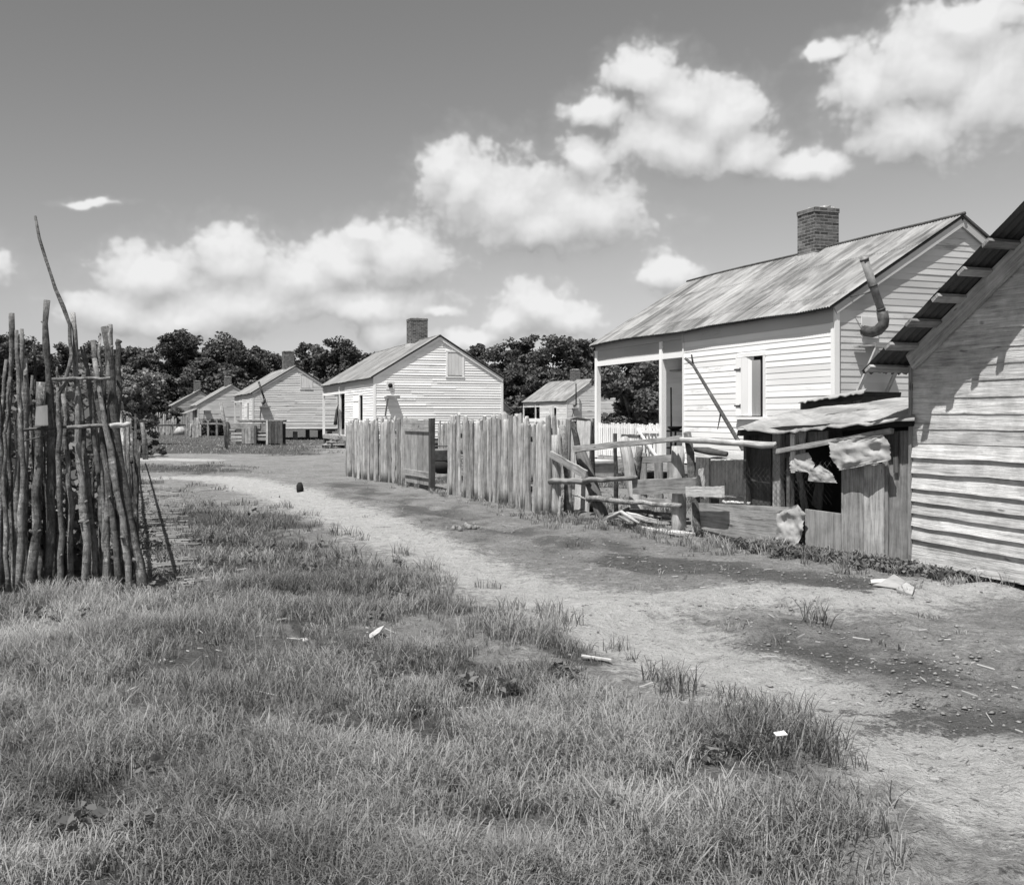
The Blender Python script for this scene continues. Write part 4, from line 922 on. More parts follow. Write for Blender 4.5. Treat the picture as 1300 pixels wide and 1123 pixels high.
# tall mixed stakes between the palings and the broken rails
def stake(name, px0, y0, px1, y1, r0, r1, off, mat, label, cat='stake', group=None, plane=PN, bend=.02, ground=True, n=8, flat=False):
    b = plane.pt(px0, y0, off); t_ = plane.pt(px1, y1, off)
    if ground: b.z = gzf(b.x, b.y) - .05
    mb = MB()
    if flat: mb.beam(b, t_, r0 * 2, r1, side=plane.d, jit=.006, seg=5)
    else:
        ps = [b.lerp(t_, k / 5) + plane.d * (rng.uniform(-bend, bend) if 0 < k < 5 else 0) for k in range(6)]; mb.tube(ps, [r0 + (r1 - r0) * k / 5 for k in range(6)], n, .14)
    return tag(mb.build(name, M[mat]), label, cat, group)
stake('stake', 707, 655, 705, 552, .075, .06, -.02, 'paling', 'stout pale stake ending the paling run, beside the sloping board', group=None)
stake('stake', 726, 640, 713, 540, .055, .05, .25, 'bark', 'round grey stake with a wire loop, right of the paling run end')
stake('stake', 719, 648, 722, 532, .06, .03, .5, 'paling', 'flat pale stake behind the wired round stake', flat=True)
stake('stake', 738, 640, 742, 534, .19, .03, .9, 'palewood', 'wide pale board standing behind the leaning dark post', flat=True)
stake('stake', 752, 630, 751, 536, .05, .04, .95, 'barkdark', 'ragged dark stake to the right of the wide pale board')
stake('stake', 736, 590, 728, 535, .05, .045, .3, 'barkdark', 'crooked dark stake crowned with a flat scrap', ground=False)
mb = MB(); q = PN.pt(733, 531, .35); mb.poly([q + Vector((-.12, 0, .0)), q + Vector((-.02, -.1, .03)), q + Vector((.2, -.04, -.01)), q + Vector((.14, .12, -.03)), q + Vector((-.05, .14, .02))], (0, 0, 1), .012); tag(mb.build('tin_scrap', M['tinpale']), 'flat pale scrap resting on top of the crooked dark stake', 'scrap')
stake('leaning_post', 768, 648, 738, 575, .10, .085, .06, 'darkwood', 'thick dark post leaning left through the middle rail', 'post')
stake('leaning_post', 815, 640, 791, 556, .095, .08, .3, 'wood', 'broad weathered post under the top rail where the two rails meet left', 'post')
stake('stake', 782, 632, 781, 550, .035, .03, .55, 'barkdark', 'thin dark upright left of the broad weathered post')
stake('stake', 806, 622, 812, 568, .06, .05, .5, 'bark', 'pale rounded post just right of the broad weathered post', ground=False)
stake('leaning_post', 862, 690, 860, 566, .10, .075, .05, 'wood', 'square split post rising left of the two-pole joint', 'post')
stake('leaning_post', 889, 660, 872, 549, .055, .05, -.02, 'bark', 'knotty pole leaning left at the joint of the top rails', 'post')
stake('stake', 893, 634, 890, 595, .045, .02, .25, 'palewood', 'short pale slat stub under the top rail, left of the dark screen', flat=True, ground=False)

def rail(px0, y0, px1, y1, wpx, off, mat, label, flat=.035, seg=8, taper=1.0, off2=None, rnd_=False, name='rail'):
    a = PN.pt(px0, y0, off); b = PN.pt(px1, y1, off if off2 is None else off2); wm = wpx / F * (a.y + b.y) / 2; mb = MB()
    if rnd_:
        ps = [a.lerp(b, k / seg) + Vector((0, 0, rng.uniform(-.012, .012))) for k in range(seg + 1)]; mb.tube(ps, [wm / 2 * (1 + (taper - 1) * k / seg) for k in range(seg + 1)], 8, .16)
    else: mb.beam(a, b, wm, flat, side=(0, 0, 1), jit=.007, seg=seg, taper=taper)
    return tag(mb.build(name, M[mat]), label, 'rail' if name == 'rail' else 'board')
rail(699, 576, 745, 603, 8, -.10, 'wood', 'short board sloping down from the last paling to the dark leaning post', name='board', taper=1.4)
rail(698, 611, 745, 610, 8, -.09, 'wood', 'left half of the middle rail, nailed over the last palings', rnd_=True)
rail(742, 610, 808, 607, 7, -.10, 'wood', 'gnarled middle rail crossing the dark leaning post', rnd_=True, taper=.8)
rail(804, 618, 884, 616, 19, -.06, 'gatewood', 'wide plank nailed across the leaning posts at mid height', name='board')
rail(872, 624, 918, 624, 13, -.16, 'palewood', 'pale short plank lapped over the right end of the wide plank', name='board')
rail(729, 570, 864, 556, 8, -.12, 'wood', 'long top rail rising from the crooked stake to the rail joint', taper=.7, flat=.05)
rail(854, 558, 984, 565, 8, -.10, 'wood', 'straight top pole from the rail joint to the coop corner', rnd_=True, taper=1.05)
rail(746, 632, 864, 643, 8, -.05, 'bark', 'low bark pole slanting down under the wide plank', rnd_=True, taper=.7)
rail(800, 647, 866, 655, 5, .12, 'bark', 'thin low pole lying behind the slanting bark pole', rnd_=True)
rail(795, 652, 834, 662, 5, -.12, 'palewood', 'split pale slat lying at the foot of the broken rails', name='board')
rail(718, 623, 748, 636, 3, .3, 'bark', 'thin bent branch at the foot of the stakes', rnd_=True)
rail(808, 584, 868, 581, 9, .55, 'gatewood', 'board behind the posts between the two rails', name='board')
rail(790, 553, 812, 554, 4, .6, 'darkwood', 'short dark bar on the thin upright below the top rail', name='board')
rail(812, 636, 866, 640, 10, .5, 'wood', 'horizontal board low down behind the wide plank', name='board')
rail(914, 629, 950, 631, 5, .15, 'palewood', 'bleached stick lying along the foot of the dark screen', rnd_=True)
rail(918, 637, 952, 639, 4, .05, 'palewood', 'second bleached stick just above the low wide board', rnd_=True)
stake('broken_slat', 709, 660, 712, 630, .03, .02, -.1, 'palewood', 'broken pale slat stuck in the ground at the paling end', flat=True)
# brush and slabs heaped on the ground under the rails
for k in range(9):
    a = PN.pt(rng.uniform(765, 850), 668, rng.uniform(-.05, .55)); th = rng.uniform(-.5, .5); L_ = rng.uniform(.5, 1.2); d_ = (PN.d * math.cos(th) - PN.n * math.sin(th)); z_ = gzf(a.x, a.y)
    mb = MB(); mb.tube([a * 1 + Vector((0, 0, z_ + .04 - a.z)), (a + d_ * L_ * .5) * 1 + Vector((0, 0, z_ + .09 + rng.uniform(0, .12) - a.z)), (a + d_ * L_) + Vector((0, 0, z_ + .05 + rng.uniform(0, .1) - a.z))], [.03, .026, .015], 7, .2)
    tag(mb.build('brush_stick', M['bark' if k % 2 else 'wood']), 'stick in the brush heaped on the ground under the broken rails', 'stick', 'sticks heaped under the broken rails')
mb = MB(); q = PN.pt(840, 672, -.12); q.z = gzf(q.x, q.y) + .04; mb.poly([q - PN.d * .45, q - PN.d * .2 + PN.n * .08, q + PN.d * .5 + PN.n * .1, q + PN.d * .55 - PN.n * .1, q - PN.d * .3 - PN.n * .12], (0, 0, 1), .03); tag(mb.build('slab', M['palewood']), 'flat pale slab of wood on the ground in front of the broken rails', 'slab')

# inner pen: post-and-board hutch glimpsed under the top rail
ip = empty('inner_pen', ground_pt(PN.pt(800, 640, 1.0)), 0, 'low board pen of dark uprights glimpsed behind the broken rails', 'pen')
for i, (xa, ya, xb, yb, w_) in enumerate(((815, 575, 815, 640, 20), (836, 578, 836, 640, 16), (852, 585, 852, 640, 12))):
    a = PN.pt(xa, ya, .95) - ip.location; b = PN.pt(xb, yb, .95) - ip.location; mb = MB(); mb.beam(b, a, w_ / F * 14, .03, side=PN.d, jit=.006, seg=4); mb.build('board', M['wood'], ip)

# ------------------------------------------------------------------ hen coop
org = ground_pt(F0.lerp(F1, .6)); cp = empty('hen_coop', org, 0, 'patched hen coop of old boards under a low pale tin roof beside the shack', 'hen coop')
def L_(p): return p - org
def panel(nm, pts, mat, off=0.0, t=.03, par=cp, offs=None, **tg):
    P = [L_(PN.pt(x, y, off if offs is None else offs[i])) for i, (x, y) in enumerate(pts)]; mb = MB(); mb.poly(P, PN.n, t, **({'horiz': True} if nm == 'low_board' else {'vert': True})); return mb.build(nm, M[mat], par, **tg)
def crumple(nm, pts, mat, off, par=cp, amp=.05, res=22, pin=None):
    """bent tin: outline filled with a crumpled grid"""
    xs = [p[0] for p in pts]; ys = [p[1] for p in pts]; x0, x1, y0, y1 = min(xs), max(xs), min(ys), max(ys); vs = []; idx = {}; n = res
    for j in range(n + 1):
        py = y0 + (y1 - y0) * j / n; cr_ = []
        for i in range(len(pts)):
            (ax, ay), (bx, by) = pts[i], pts[(i + 1) % len(pts)]
            if (ay > py) != (by > py): cr_.append(ax + (bx - ax) * (py - ay) / (by - ay))
        if not cr_: cr_ = [min(pts, key=lambda p: abs(p[1] - py))[0]] * 2
        a, b = min(cr_), max(cr_)
        for i in range(n + 1):
            px = a + (b - a) * i / n; u_ = px / 20.0; v_ = py / 20.0
            ridge = abs(float(fbm(np.array([u_]), np.array([v_]), 3, 55)[0]) - .5) * 4
            o_ = off + amp * (ridge - .8) + rng.uniform(-.004, .004); vs.append(L_(PN.pt(px + (rng.uniform(-1, 1) if i in (0, n) else 0), py, o_)))
    fs = [(j * (n + 1) + i, j * (n + 1) + i + 1, (j + 1) * (n + 1) + i + 1, (j + 1) * (n + 1) + i) for j in range(n) for i in range(n)]
    B_ = PN.n * -.004; m0 = len(vs); mb = MB(); mb.add(vs + [p + B_ for p in vs], fs + [tuple(m0 + k for k in reversed(f)) for f in fs], smooth=True); return mb.build(nm, M[mat], par)
# tall sheets right
panel('front_board', [(1068, 594), (1088, 592), (1096, 590), (1096, 712), (1068, 707)], 'wood', .0)
panel('front_board', [(1096.5, 590), (1122, 588), (1122, 722), (1096.5, 714)], 'wood', .005, .028)
panel('front_board', [(1122.5, 548), (1160, 546), (1158, 735), (1122.5, 726)], 'wood', .05, .03)
panel('front_board', [(1134, 548), (1140, 548), (1140, 600), (1134, 600)], 'darkwood', .02, .02)
panel('front_board', [(1022, 646), (1067.5, 652), (1067.5, 712), (1022, 704)], 'gatewood', -.01)
panel('low_board', [(877.5, 638), (985, 643), (1001, 644), (1001, 694), (958, 689), (935, 683), (877.5, 668)], 'greyboard', -.02, .035)
panel('low_board', [(878, 664), (935, 683.5), (958, 689.5), (960, 692), (940, 690), (879, 688)], 'greyboard', .03, .03)
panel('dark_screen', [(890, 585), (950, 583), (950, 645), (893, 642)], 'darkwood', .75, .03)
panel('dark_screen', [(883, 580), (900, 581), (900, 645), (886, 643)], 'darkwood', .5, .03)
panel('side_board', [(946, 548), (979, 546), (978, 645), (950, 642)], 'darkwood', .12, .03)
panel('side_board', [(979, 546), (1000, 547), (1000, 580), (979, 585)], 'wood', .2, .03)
panel('inner_shade_panel', [(985, 560), (1075, 556), (1075, 660), (985, 655)], 'black', .7, .03)  # black sheet standing in for the coop's unlit inside
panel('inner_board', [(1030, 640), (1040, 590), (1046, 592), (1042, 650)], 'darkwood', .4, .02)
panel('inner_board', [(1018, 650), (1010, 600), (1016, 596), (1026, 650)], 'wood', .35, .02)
panel('eave_gap_shade', [(1070, 548), (1160, 534), (1160, 556), (1070, 572)], 'black', .35, .03)  # black strip standing in for the shade below the tin roof
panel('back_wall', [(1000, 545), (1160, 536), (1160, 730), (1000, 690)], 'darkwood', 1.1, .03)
for (x0_, y0_, x1_, y1_, wpx, m_) in ((989, 700, 988, 548, 13, 'wood'), (1004, 690, 1003, 552, 6, 'darkwood'), (1127, 640, 1127, 548, 8, 'wood'), (949, 700, 948, 548, 5, 'darkwood')):
    b = PN.pt(x0_, y0_, .06); b.z = gzf(b.x, b.y) - .05; a = PN.pt(x1_, y1_, .06); mb = MB(); mb.beam(L_(b), L_(a), wpx / F * a.y, .07, side=PN.d, jit=.006, seg=5); mb.build('post', M[m_], cp)
mb = MB(); mb.beam(L_(PN.pt(983, 573, -.06)), L_(PN.pt(1133, 547, -.05)), .055, .05, side=(0, 0, 1), jit=.004, seg=6); mb.build('rail', M['wood'], cp)
crumple('tin_patch', [(1052, 560), (1085, 556), (1122, 552), (1130, 566), (1131, 584), (1100, 590), (1066, 597), (1054, 580)], 'crumple', -.10, amp=.035)
crumple('tin_patch', [(1002, 578), (1026, 574), (1034, 590), (1028, 600), (1003, 597)], 'crumple', -.03, amp=.022, res=16)
crumple('tin_patch', [(1027, 597), (1040, 590), (1056, 600), (1062, 613), (1026, 611)], 'crumple', -.05, amp=.03, res=16)
crumple('tin_patch', [(986, 650), (1012, 640), (1022, 652), (1018, 680), (1010, 695), (986, 694)], 'crumple', -.06, amp=.03)
mb = MB()
for q in range(30):
    for sg in (-1, 1):
        px = 882 + q * 6.0; pts = [(px + sg * k * 6, 584 + k * 8) for k in range(8)]; pts = [p for p in pts if 882 < p[0] < 1062]
        if len(pts) > 1: mb.tube([L_(PN.pt(x, y, -.005)) for x, y in (pts[0], pts[-1])], [.0013] * 2, 3, .0)
mb.build('wire_mesh', M['iron'], cp)
panel('front_board', [(1003, 549), (1022, 547), (1021, 577), (1003, 579)], 'greyboard', .01, .02)
panel('front_board', [(1024, 548), (1050, 546), (1050, 560), (1024, 566)], 'wood', .09, .02)
panel('prop_board', [(1003, 552), (1008, 551), (1009, 600), (1004, 600)], 'palewood', -.04, .02)
# roof: two flattened tin sheets lapped, with turned edges
def sheet(nm, fr, bk, mat, t=.012, n=26, lift=.02, par=cp, orig=org):
    """fr/bk: lists of (px,py,off) along the front and the back edge"""
    def lerp(pl, a):
        q = a * (len(pl) - 1); i = min(int(q), len(pl) - 2); w_ = q - i; A_ = PN.pt(*pl[i]); B_ = PN.pt(*pl[i + 1]); return A_.lerp(B_, w_)
    vs = []; m = 8
    for j in range(m + 1):
        for i in range(n + 1):
            a = i / n; p = lerp(fr, a).lerp(lerp(bk, a), j / m); wv = float(fbm(np.array([p.x * 5.0]), np.array([p.y * 5.0]), 3, 8)[0]) - .5
            p = p + Vector((0, 0, wv * lift * 2 + (rng.uniform(-.022, .008) if j == 0 else 0))); vs.append(p - orig)
    fs = [(j * (n + 1) + i, j * (n + 1) + i + 1, (j + 1) * (n + 1) + i + 1, (j + 1) * (n + 1) + i) for j in range(m) for i in range(n)]; c = len(vs)
    ed = [(i, i + 1) for i in range(n)] ; sides = [(b, a, a + c, b + c) for a, b in ed]
    mb = MB(); mb.add(vs + [p - Vector((0, 0, t)) for p in vs], fs + [tuple(c + k for k in reversed(f)) for f in fs] + sides); return mb.build(nm, M[mat], par)
sheet('roof_sheet', [(935, 543, -.12), (1000, 547, -.12), (1060, 541, -.12), (1161, 530, -.12)], [(990, 530, .62), (1040, 527, .6), (1100, 519, .6), (1163, 511, .6)], 'tinpale', lift=.022)
sheet('roof_sheet', [(940, 540.5, .0), (1000, 536, .52), (1060, 524, .52), (1162, 513, .5)], [(1005, 521, 1.25), (1060, 515, 1.25), (1110, 509, 1.2), (1163, 503, 1.2)], 'tinpale', lift=.022)
mb = MB(); mb.beam(L_(PN.pt(938, 549, -.02)), L_(PN.pt(1160, 536, -.02)), .07, .06, side=(0, 0, 1), jit=.008, seg=10); mb.build('eave_beam', M['black'], cp)  # beam blackened to read as the shaded gap under the tin
# second little roof behind the coop
o2 = ground_pt(PN.pt(1050, 640, 1.9)); nb = empty('nest_box', o2, 0, 'small raised nest box with its own pale tin lid, behind the hen coop roof', 'nest box')
P4 = [PN.pt(1016, 523, 1.6) - o2, PN.pt(1095, 503, 1.6) - o2, PN.pt(1096, 497, 1.6) - o2, PN.pt(1016, 511, 1.6) - o2]; mb = MB(); mb.poly(P4, PN.n, .7); mb.build('box', M['darkwood'], nb)
sheet('lid', [(1013, 510.5, 1.5), (1097, 496.5, 1.5)], [(1045, 503.5, 2.3), (1100, 493.5, 2.3)], 'tinpale', par=nb, orig=o2, lift=.01)
P5 = [PN.pt(1000, 560, 1.65) - o2, PN.pt(1000, 640, 1.65) - o2]; mb = MB(); mb.beam(PN.pt(1030, 512, 1.8) - o2, PN.pt(1030, 660, 1.8) - o2, .08, .08); mb.beam(PN.pt(1088, 502, 1.8) - o2, PN.pt(1088, 660, 1.8) - o2, .08, .08); mb.build('leg', M['wood'], nb)
# low pale board heap with dark cover behind the dark screen
o3 = ground_pt(PN.pt(920, 640, 1.2)); tr_ = empty('trough', o3, 0, 'low box under a sagging pale sheet, behind the top pole left of the coop', 'box')
mb = MB(); mb.poly([PN.pt(882, 586, .9) - o3, PN.pt(948, 584, .9) - o3, PN.pt(948, 640, .9) - o3, PN.pt(884, 640, .9) - o3], PN.n, .6); mb.build('box', M['darkwood'], tr_)
sheet('cover', [(880, 585, .8), (948, 583, .8)], [(884, 575, 1.5), (946, 573, 1.5)], 'tinpale', par=tr_, orig=o3, lift=.03)
mb = MB(); mb.tube([PN.pt(882, 570, .9) - o3, PN.pt(900, 573, .9) - o3, PN.pt(922, 576, .9) - o3], [.03, .05, .03], 8, .4); mb.build('sacking', M['cloth'], tr_)

# ------------------------------------------------------------------ left pole fence
ZF = Plane(Vector((-5, 8.74, 0)), Vector((0, 8.74, 0)))
lf = empty('pole_fence', (-3.9, 8.74, 0), 0, 'leaning fence of tall bark poles at the left edge, one crooked pole towering', 'fence'); LO = Vector((-3.9, 8.74, 0))
def pole(pts, r0, r1, dy=0.0, lab=None, mat='bark', n=10, lump=.10):
    """pts: photo points from base to tip, dy: depth offset"""
    P = []
    for k, (x, y) in enumerate(pts): P.append(atd(x, y, 8.74 + dy + .12 * k / len(pts)))
    P[0].z = min(P[0].z, gzf(P[0].x, P[0].y) - .05); Q = [P[0]]
    for a, b in zip(P[:-1], P[1:]):
        m = max(2, int((b - a).length / .16))
        for i in range(1, m + 1): Q.append(a.lerp(b, i / m) + Vector((rng.uniform(-1, 1), rng.uniform(-1, 1), 0)) * .012)
    T = len(Q) - 1; rr = [.84 * (r0 + (r1 * .85 - r0) * i / T) * (1 + (.28 if rng.random() < .12 else 0)) for i in range(len(Q))]
    mb = MB(); mb.tube([q - LO for q in Q], rr, n, lump)
    for _ in range(3):      # knots and cut twig stubs
        i = rng.randrange(1, T); a = rng.random() * 6.28; mb.tube([Q[i] - LO, Q[i] - LO + Vector((math.cos(a) * rr[i] * 1.5, -abs(math.sin(a)) * rr[i] * 1.5, rr[i] * .8))], [rr[i] * .45, rr[i] * .3], 6, .2)
    o = mb.build('pole', M[mat], lf)
    if lab: o['label'] = lab
    return Q
pole([(39, 754), (47, 650), (50, 570), (53, 485)], .052, .040, -.06)
pole([(29, 754), (31, 600), (33, 455)], .045, .04, .1)
pole([(60, 753), (66, 650), (62, 520), (58, 440), (59, 381)], .042, .030, .05)
pole([(70, 752), (66, 640), (68, 540), (60, 470)], .035, .03, .16, mat='barkdark')
pole([(79, 753), (77, 650), (74, 500), (86, 478), (91, 450), (87, 412), (72, 366), (58, 330), (44, 274)], .030, .016, -.1, 'tallest crooked pole, kinked twice')
pole([(92, 753), (89, 690), (90, 640), (84, 560), (80, 500)], .030, .026, -.02)
pole([(106, 754), (109, 690), (106, 640), (99, 560), (97, 470), (93, 397)], .040, .028, -.08)
pole([(123, 753), (119, 690), (110, 600), (103, 520), (97, 470)], .032, .028, .02)
pole([(140, 753), (131, 657), (119, 560), (110, 470), (106, 440)], .036, .028, .04)
pole([(154, 753), (143, 657), (130, 560), (121, 480), (117, 432)], .036, .028, -.05)
pole([(167, 753), (154, 657), (140, 570), (128, 500), (120, 455)], .034, .026, -.1)
pole([(184, 752), (170, 690), (158, 630), (150, 570), (143, 500), (135, 415)], .066, .042, -.02, 'stoutest pole, leaning left with a split top')
pole([(135, 440), (140, 424), (142, 412)], .035, .03, .02)
pole([(134, 440), (127, 424), (124, 428)], .022, .012, .02)
pole([(150, 620), (149, 520), (152, 440), (151, 432)], .038, .03, .2, mat='barkdark')
for k in range(17):
    x = rng.uniform(22, 172); tp = rng.uniform(430, 560); dx = rng.uniform(-22, 4); pole([(x, 750), (x + dx * .5, 650), (x + dx, tp)], rng.uniform(.014, .026), rng.uniform(.009, .018), rng.uniform(.15, .6), mat=rng.choice(['bark', 'barkdark', 'barkdark']), n=7)
for k in range(12):
    x = -30 + k * 5 + rng.uniform(-2, 2); pole([(x, 756), (x + rng.uniform(-8, 8), 600), (x + rng.uniform(-14, 10), rng.uniform(380, 500))], rng.uniform(.024, .038), rng.uniform(.015, .026), rng.uniform(-.05, .2), n=8)
for (x0_, y0_, x1_, y1_, r_, m_, nm) in ((85, 542, 140, 540, .018, 'bark', 'rail'), (140, 540, 165, 539, .022, 'palewood', 'rail'), (66, 481, 140, 480, .014, 'bark', 'rail'), (30, 546, 90, 541, .012, 'iron', 'wire'), (30, 560, 80, 548, .006, 'iron', 'wire')):
    a = atd(x0_, y0_, 8.62); b = atd(x1_, y1_, 8.72); mb = MB(); mb.tube([(a.lerp(b, k / 6) - LO) + Vector((0, 0, rng.uniform(-.006, .006))) for k in range(7)], [r_] * 7, 7, .15); mb.build(nm, M[m_], lf)
a = atd(40, 500, 8.6); mb = MB(); mb.poly([atd(46, 516, 8.62) - LO, atd(60, 514, 8.62) - LO, atd(61, 540, 8.62) - LO, atd(44, 541, 8.62) - LO], (0, -1, 0), .01); mb.build('tin_patch', M['tinpale'], lf)
# fence side running away along the lane to the far post
def side_fence():
    A = Vector((-3.38, 9.1, 0)); B = Vector((-12.6, 34.0, 0)); d = (B - A).normalized(); L = (B - A).length
    t = empty('stick_fence', A, 0, 'garden fence of thin uneven sticks running away along the lane, behind the tall poles', 'fence'); x = 0; c = 0; nrm = Vector((d.y, -d.x, 0))
    while x < L and c < 98:
        p = A + d * x + nrm * rng.uniform(-.05, .05); p.z = gzf(p.x, p.y) - .04; h = rng.uniform(1.0, 1.7) * (1.0 if x < 3 else .92); tp = p + Vector((rng.uniform(-.30, -.02), rng.uniform(-.12, .12), h)); r_ = rng.uniform(.012, .024) * (1 + x / 30); mb = MB()
        mb.tube([p - A, p.lerp(tp, .5) - A + Vector((rng.uniform(-.03, .03), rng.uniform(-.03, .03), 0)), tp - A], [r_, r_, r_ * .7], 6, .15); mb.build('stick', M[rng.choice(['bark', 'barkdark', 'barkdark'])], t); x += rng.uniform(.10, .2) * (1 + x / 14); c += 1
    for zz in (.5, 1.1): mb = MB(); mb.tube([(A + d * (L * k / 12)) - A + Vector((0, 0, zz + float(base_z((A + d * (L * k / 12)).y)) )) for k in range(13)], [.02] * 13, 6, .2); mb.build('rail', M['barkdark'], t)
side_fence()
q = ground_pt(Vector((*at(185, 583), 0))); mb = MB(); mb.tube([q - Vector((0, 0, .1)), q + Vector((-.05, 0, .7)), q + Vector((-.14, 0, 1.35))], [.10, .09, .07], 9, .12); tag(mb.build('fence_post', M['bark']), 'lone leaning post at the far end of the garden stick fence', 'post')

# ------------------------------------------------------------------ far yard pieces
def place(px, py): p = at(px, py); return Vector((p[0], p[1], float(base_z(p[1]))))
P3 = Plane(Vector((*at(288, 566), 0)), Vector((*at(358, 563), 0)))
def far_pen():
    o = place(290, 565); d = Vector((1, .04, 0)).normalized(); t = empty('board_pen', o, math.atan2(d.y, d.x), 'low board pen with two plank panels standing before the third cabin', 'pen'); k = o.y / F
    X = lambda px: (px - 290) * k; Z = lambda py: (565 - py) * k
    for (x0, x1, y0, y1, yy, m_) in ((289, 330, 537, 544, 0, 'wood'), (289, 309, 549, 551.5, .0, 'palewood'), (289, 309, 553.5, 556, 0, 'palewood'), (289, 309, 557.5, 560, 0, 'palewood'), (325, 339, 538, 549, .05, 'wood'), (324, 338, 551, 553, 0, 'palewood'), (324, 338, 555, 559, 0, 'wood'), (300, 339, 534, 536, .6, 'palewood')):
        mb = MB(); mb.box(X(x0), X(x1), yy, yy + .06, Z(y1), Z(y0), jit=.01); mb.build('board', M[m_], t)
    for (x0, x1, y0, y1) in ((307, 323, 543, 563), (340, 357, 535, 563)):
        mb = MB(); n = 4
        for i in range(n): mb.box(X(x0) + (X(x1) - X(x0)) * i / n, X(x0) + (X(x1) - X(x0)) * (i + 1) / n - .02, -.08, -.02, Z(y1), Z(y0) + rng.uniform(-.03, .03), jit=.006)
        mb.build('plank_panel', M['darkwood' if x0 > 330 else 'wood'], t)
    for (x, y0) in ((289.5, 536), (324, 540), (339, 533), (357, 534)): mb = MB(); mb.box(X(x) - .06, X(x) + .06, -.12, .1, -.1, Z(y0), jit=.01); mb.build('post', M['palewood' if x == 339 else 'darkwood'], t)
    mb = MB(); mb.box(X(300), X(357), .3, 1.6, Z(535.5), Z(533.5), jit=.02); mb.build('roof_board', M['wood'], t)
    mb = MB(); mb.box(X(292), X(356), 1.5, 1.56, 0, Z(538)); mb.build('back_board', M['darkwood'], t)
far_pen()
q = place(288, 570); mb = MB(); mb.tube([q - Vector((0, 0, .1)), q + Vector((-.1, 0, 1.2)), q + Vector((-.3, 0, 2.35))], [.09, .08, .07], 8, .12); tag(mb.build('fence_post', M['bark']), 'tall leaning post in front of the board pen by the third cabin', 'post')
def far_rail(xa, ya, xb, yb, h, lab, pale=True):
    A_ = place(xa, ya); B_ = place(xb, yb); t = empty('rail_fence', A_, 0, lab, 'fence')
    mb = MB(); mb.beam(Vector((0, 0, h)), B_ - A_ + Vector((0, 0, h)), .14, .06, side=(0, 0, 1), jit=.02, seg=6); mb.build('rail', M['wood'], t)
    for k in range(4): p = (B_ - A_) * (k / 3); mb = MB(); mb.box(p.x - .08, p.x + .08, p.y - .08, p.y + .08, -.1, h + .25, jit=.01); mb.build('post', M['wood'], t)
far_rail(180, 555, 236, 553, 1.0, 'single rail fence crossing the grass far left, before the farthest cabin'); far_rail(254, 553, 288, 556, 1.15, 'single rail fence between the fourth cabin and the tall leaning post')
def far_palings():
    fence_run('stick_fence', Vector((*at(176, 552), 0)), Vector((*at(222, 552), 0)), 'ragged picket fence around the farthest cabin yard', h=(1.3, 2.2), w=(.10, .2), gapp=.5, rails=False)
    fence_run('stick_fence', Vector((*at(236, 555), 0)), Vector((*at(256, 555), 0)), 'ragged pickets clustered before the fourth cabin porch', h=(1.0, 1.9), w=(.10, .22), gapp=.5, rails=False)
far_palings()
q = place(229, 552); mb = MB(); mb.tube([q, q + Vector((0, 0, .5)), q + Vector((0, 0, .8))], [.75, .6, .2], 9, .35); tag(mb.build('brush_heap', M['wood']), 'greyish heap beside the far pickets before the fourth cabin', 'heap')
mb = MB(); a = Vector((-.6, 62, 0)); 
q = Vector((-1.2, 84, float(base_z(84)))); wf = empty('white_fence', q, 0, 'low white board fence glimpsed beyond the palings right of the second cabin', 'fence')
for zz in (.55, .95, 1.3): mb = MB(); mb.box(0, 4.2, -.02, .02, zz, zz + .28, jit=.01); mb.build('board', M['trim'], wf)
for k in range(5): mb = MB(); mb.box(k * 1.03, k * 1.03 + .1, .03, .1, 0, 1.65); mb.build('post', M['trim'], wf)

# ------------------------------------------------------------------ things lying on the dirt
def lump(name, px, py, s, mat, label, cat, sz=1.0, n=7):
    x, y = at(px, py); z = gzf(x, y); mb = MB(); mb.tube([(x, y, z - s * .2), (x, y, z + s * .3 * sz), (x, y, z + s * .8 * sz), (x, y, z + s * 1.2 * sz)], [s * .5, s * .62, s * .55, s * .25], 9, .18); return tag(mb.build(name, M[mat]), label, cat)
lump('stump', 381, 624, .12, 'black', 'small dark stump standing alone in the middle of the lane', 'stump', 1.3)
def flatthing(name, pts, mat, label, cat, t=.01, lift=.02, tilt=None):
    P = []
    for i, (x, y) in enumerate(pts): X, Y = at(x, y); P.append(Vector((X, Y, gzf(X, Y) + lift + (tilt[i] if tilt else 0))))
    mb = MB(); mb.poly(P, (0, 0, 1), t); return tag(mb.build(name, M[mat]), label, cat)
ts = empty('tin_sheet', (*at(1133, 752), gzf(*at(1133, 752))), 0, 'bent pale tin sheet lying on the dirt beside the hen coop', 'tin sheet'); TSO = Vector(ts.location)
def tsp(px, py, dz): X, Y = at(px, py); return Vector((X, Y, gzf(X, Y) + dz)) - TSO
mb = MB(); mb.poly([tsp(1108, 752, .02), tsp(1118, 746, .03), tsp(1135, 742, .09), tsp(1150, 752, .05), tsp(1140, 758, .02)], (0, -.3, 1), .006); mb.build('upper_flap', M['tinpale'], ts)
mb = MB(); mb.poly([tsp(1138, 759, .03), tsp(1150, 754, .05), tsp(1161, 757, .03), tsp(1158, 762, .02)], (0, 0, 1), .02); mb.build('lower_flap', M['tinpale'], ts)
flatthing('board', [(1105, 741), (1128, 738), (1130, 742), (1106, 745)], 'palewood', 'short board on the dirt behind the bent tin sheet', 'board')
flatthing('paper_scrap', [(982, 966), (995, 962), (1000, 968), (986, 972)], 'paper', 'white scrap of paper lying in the foreground grass near the lane', 'paper', .004, .10)
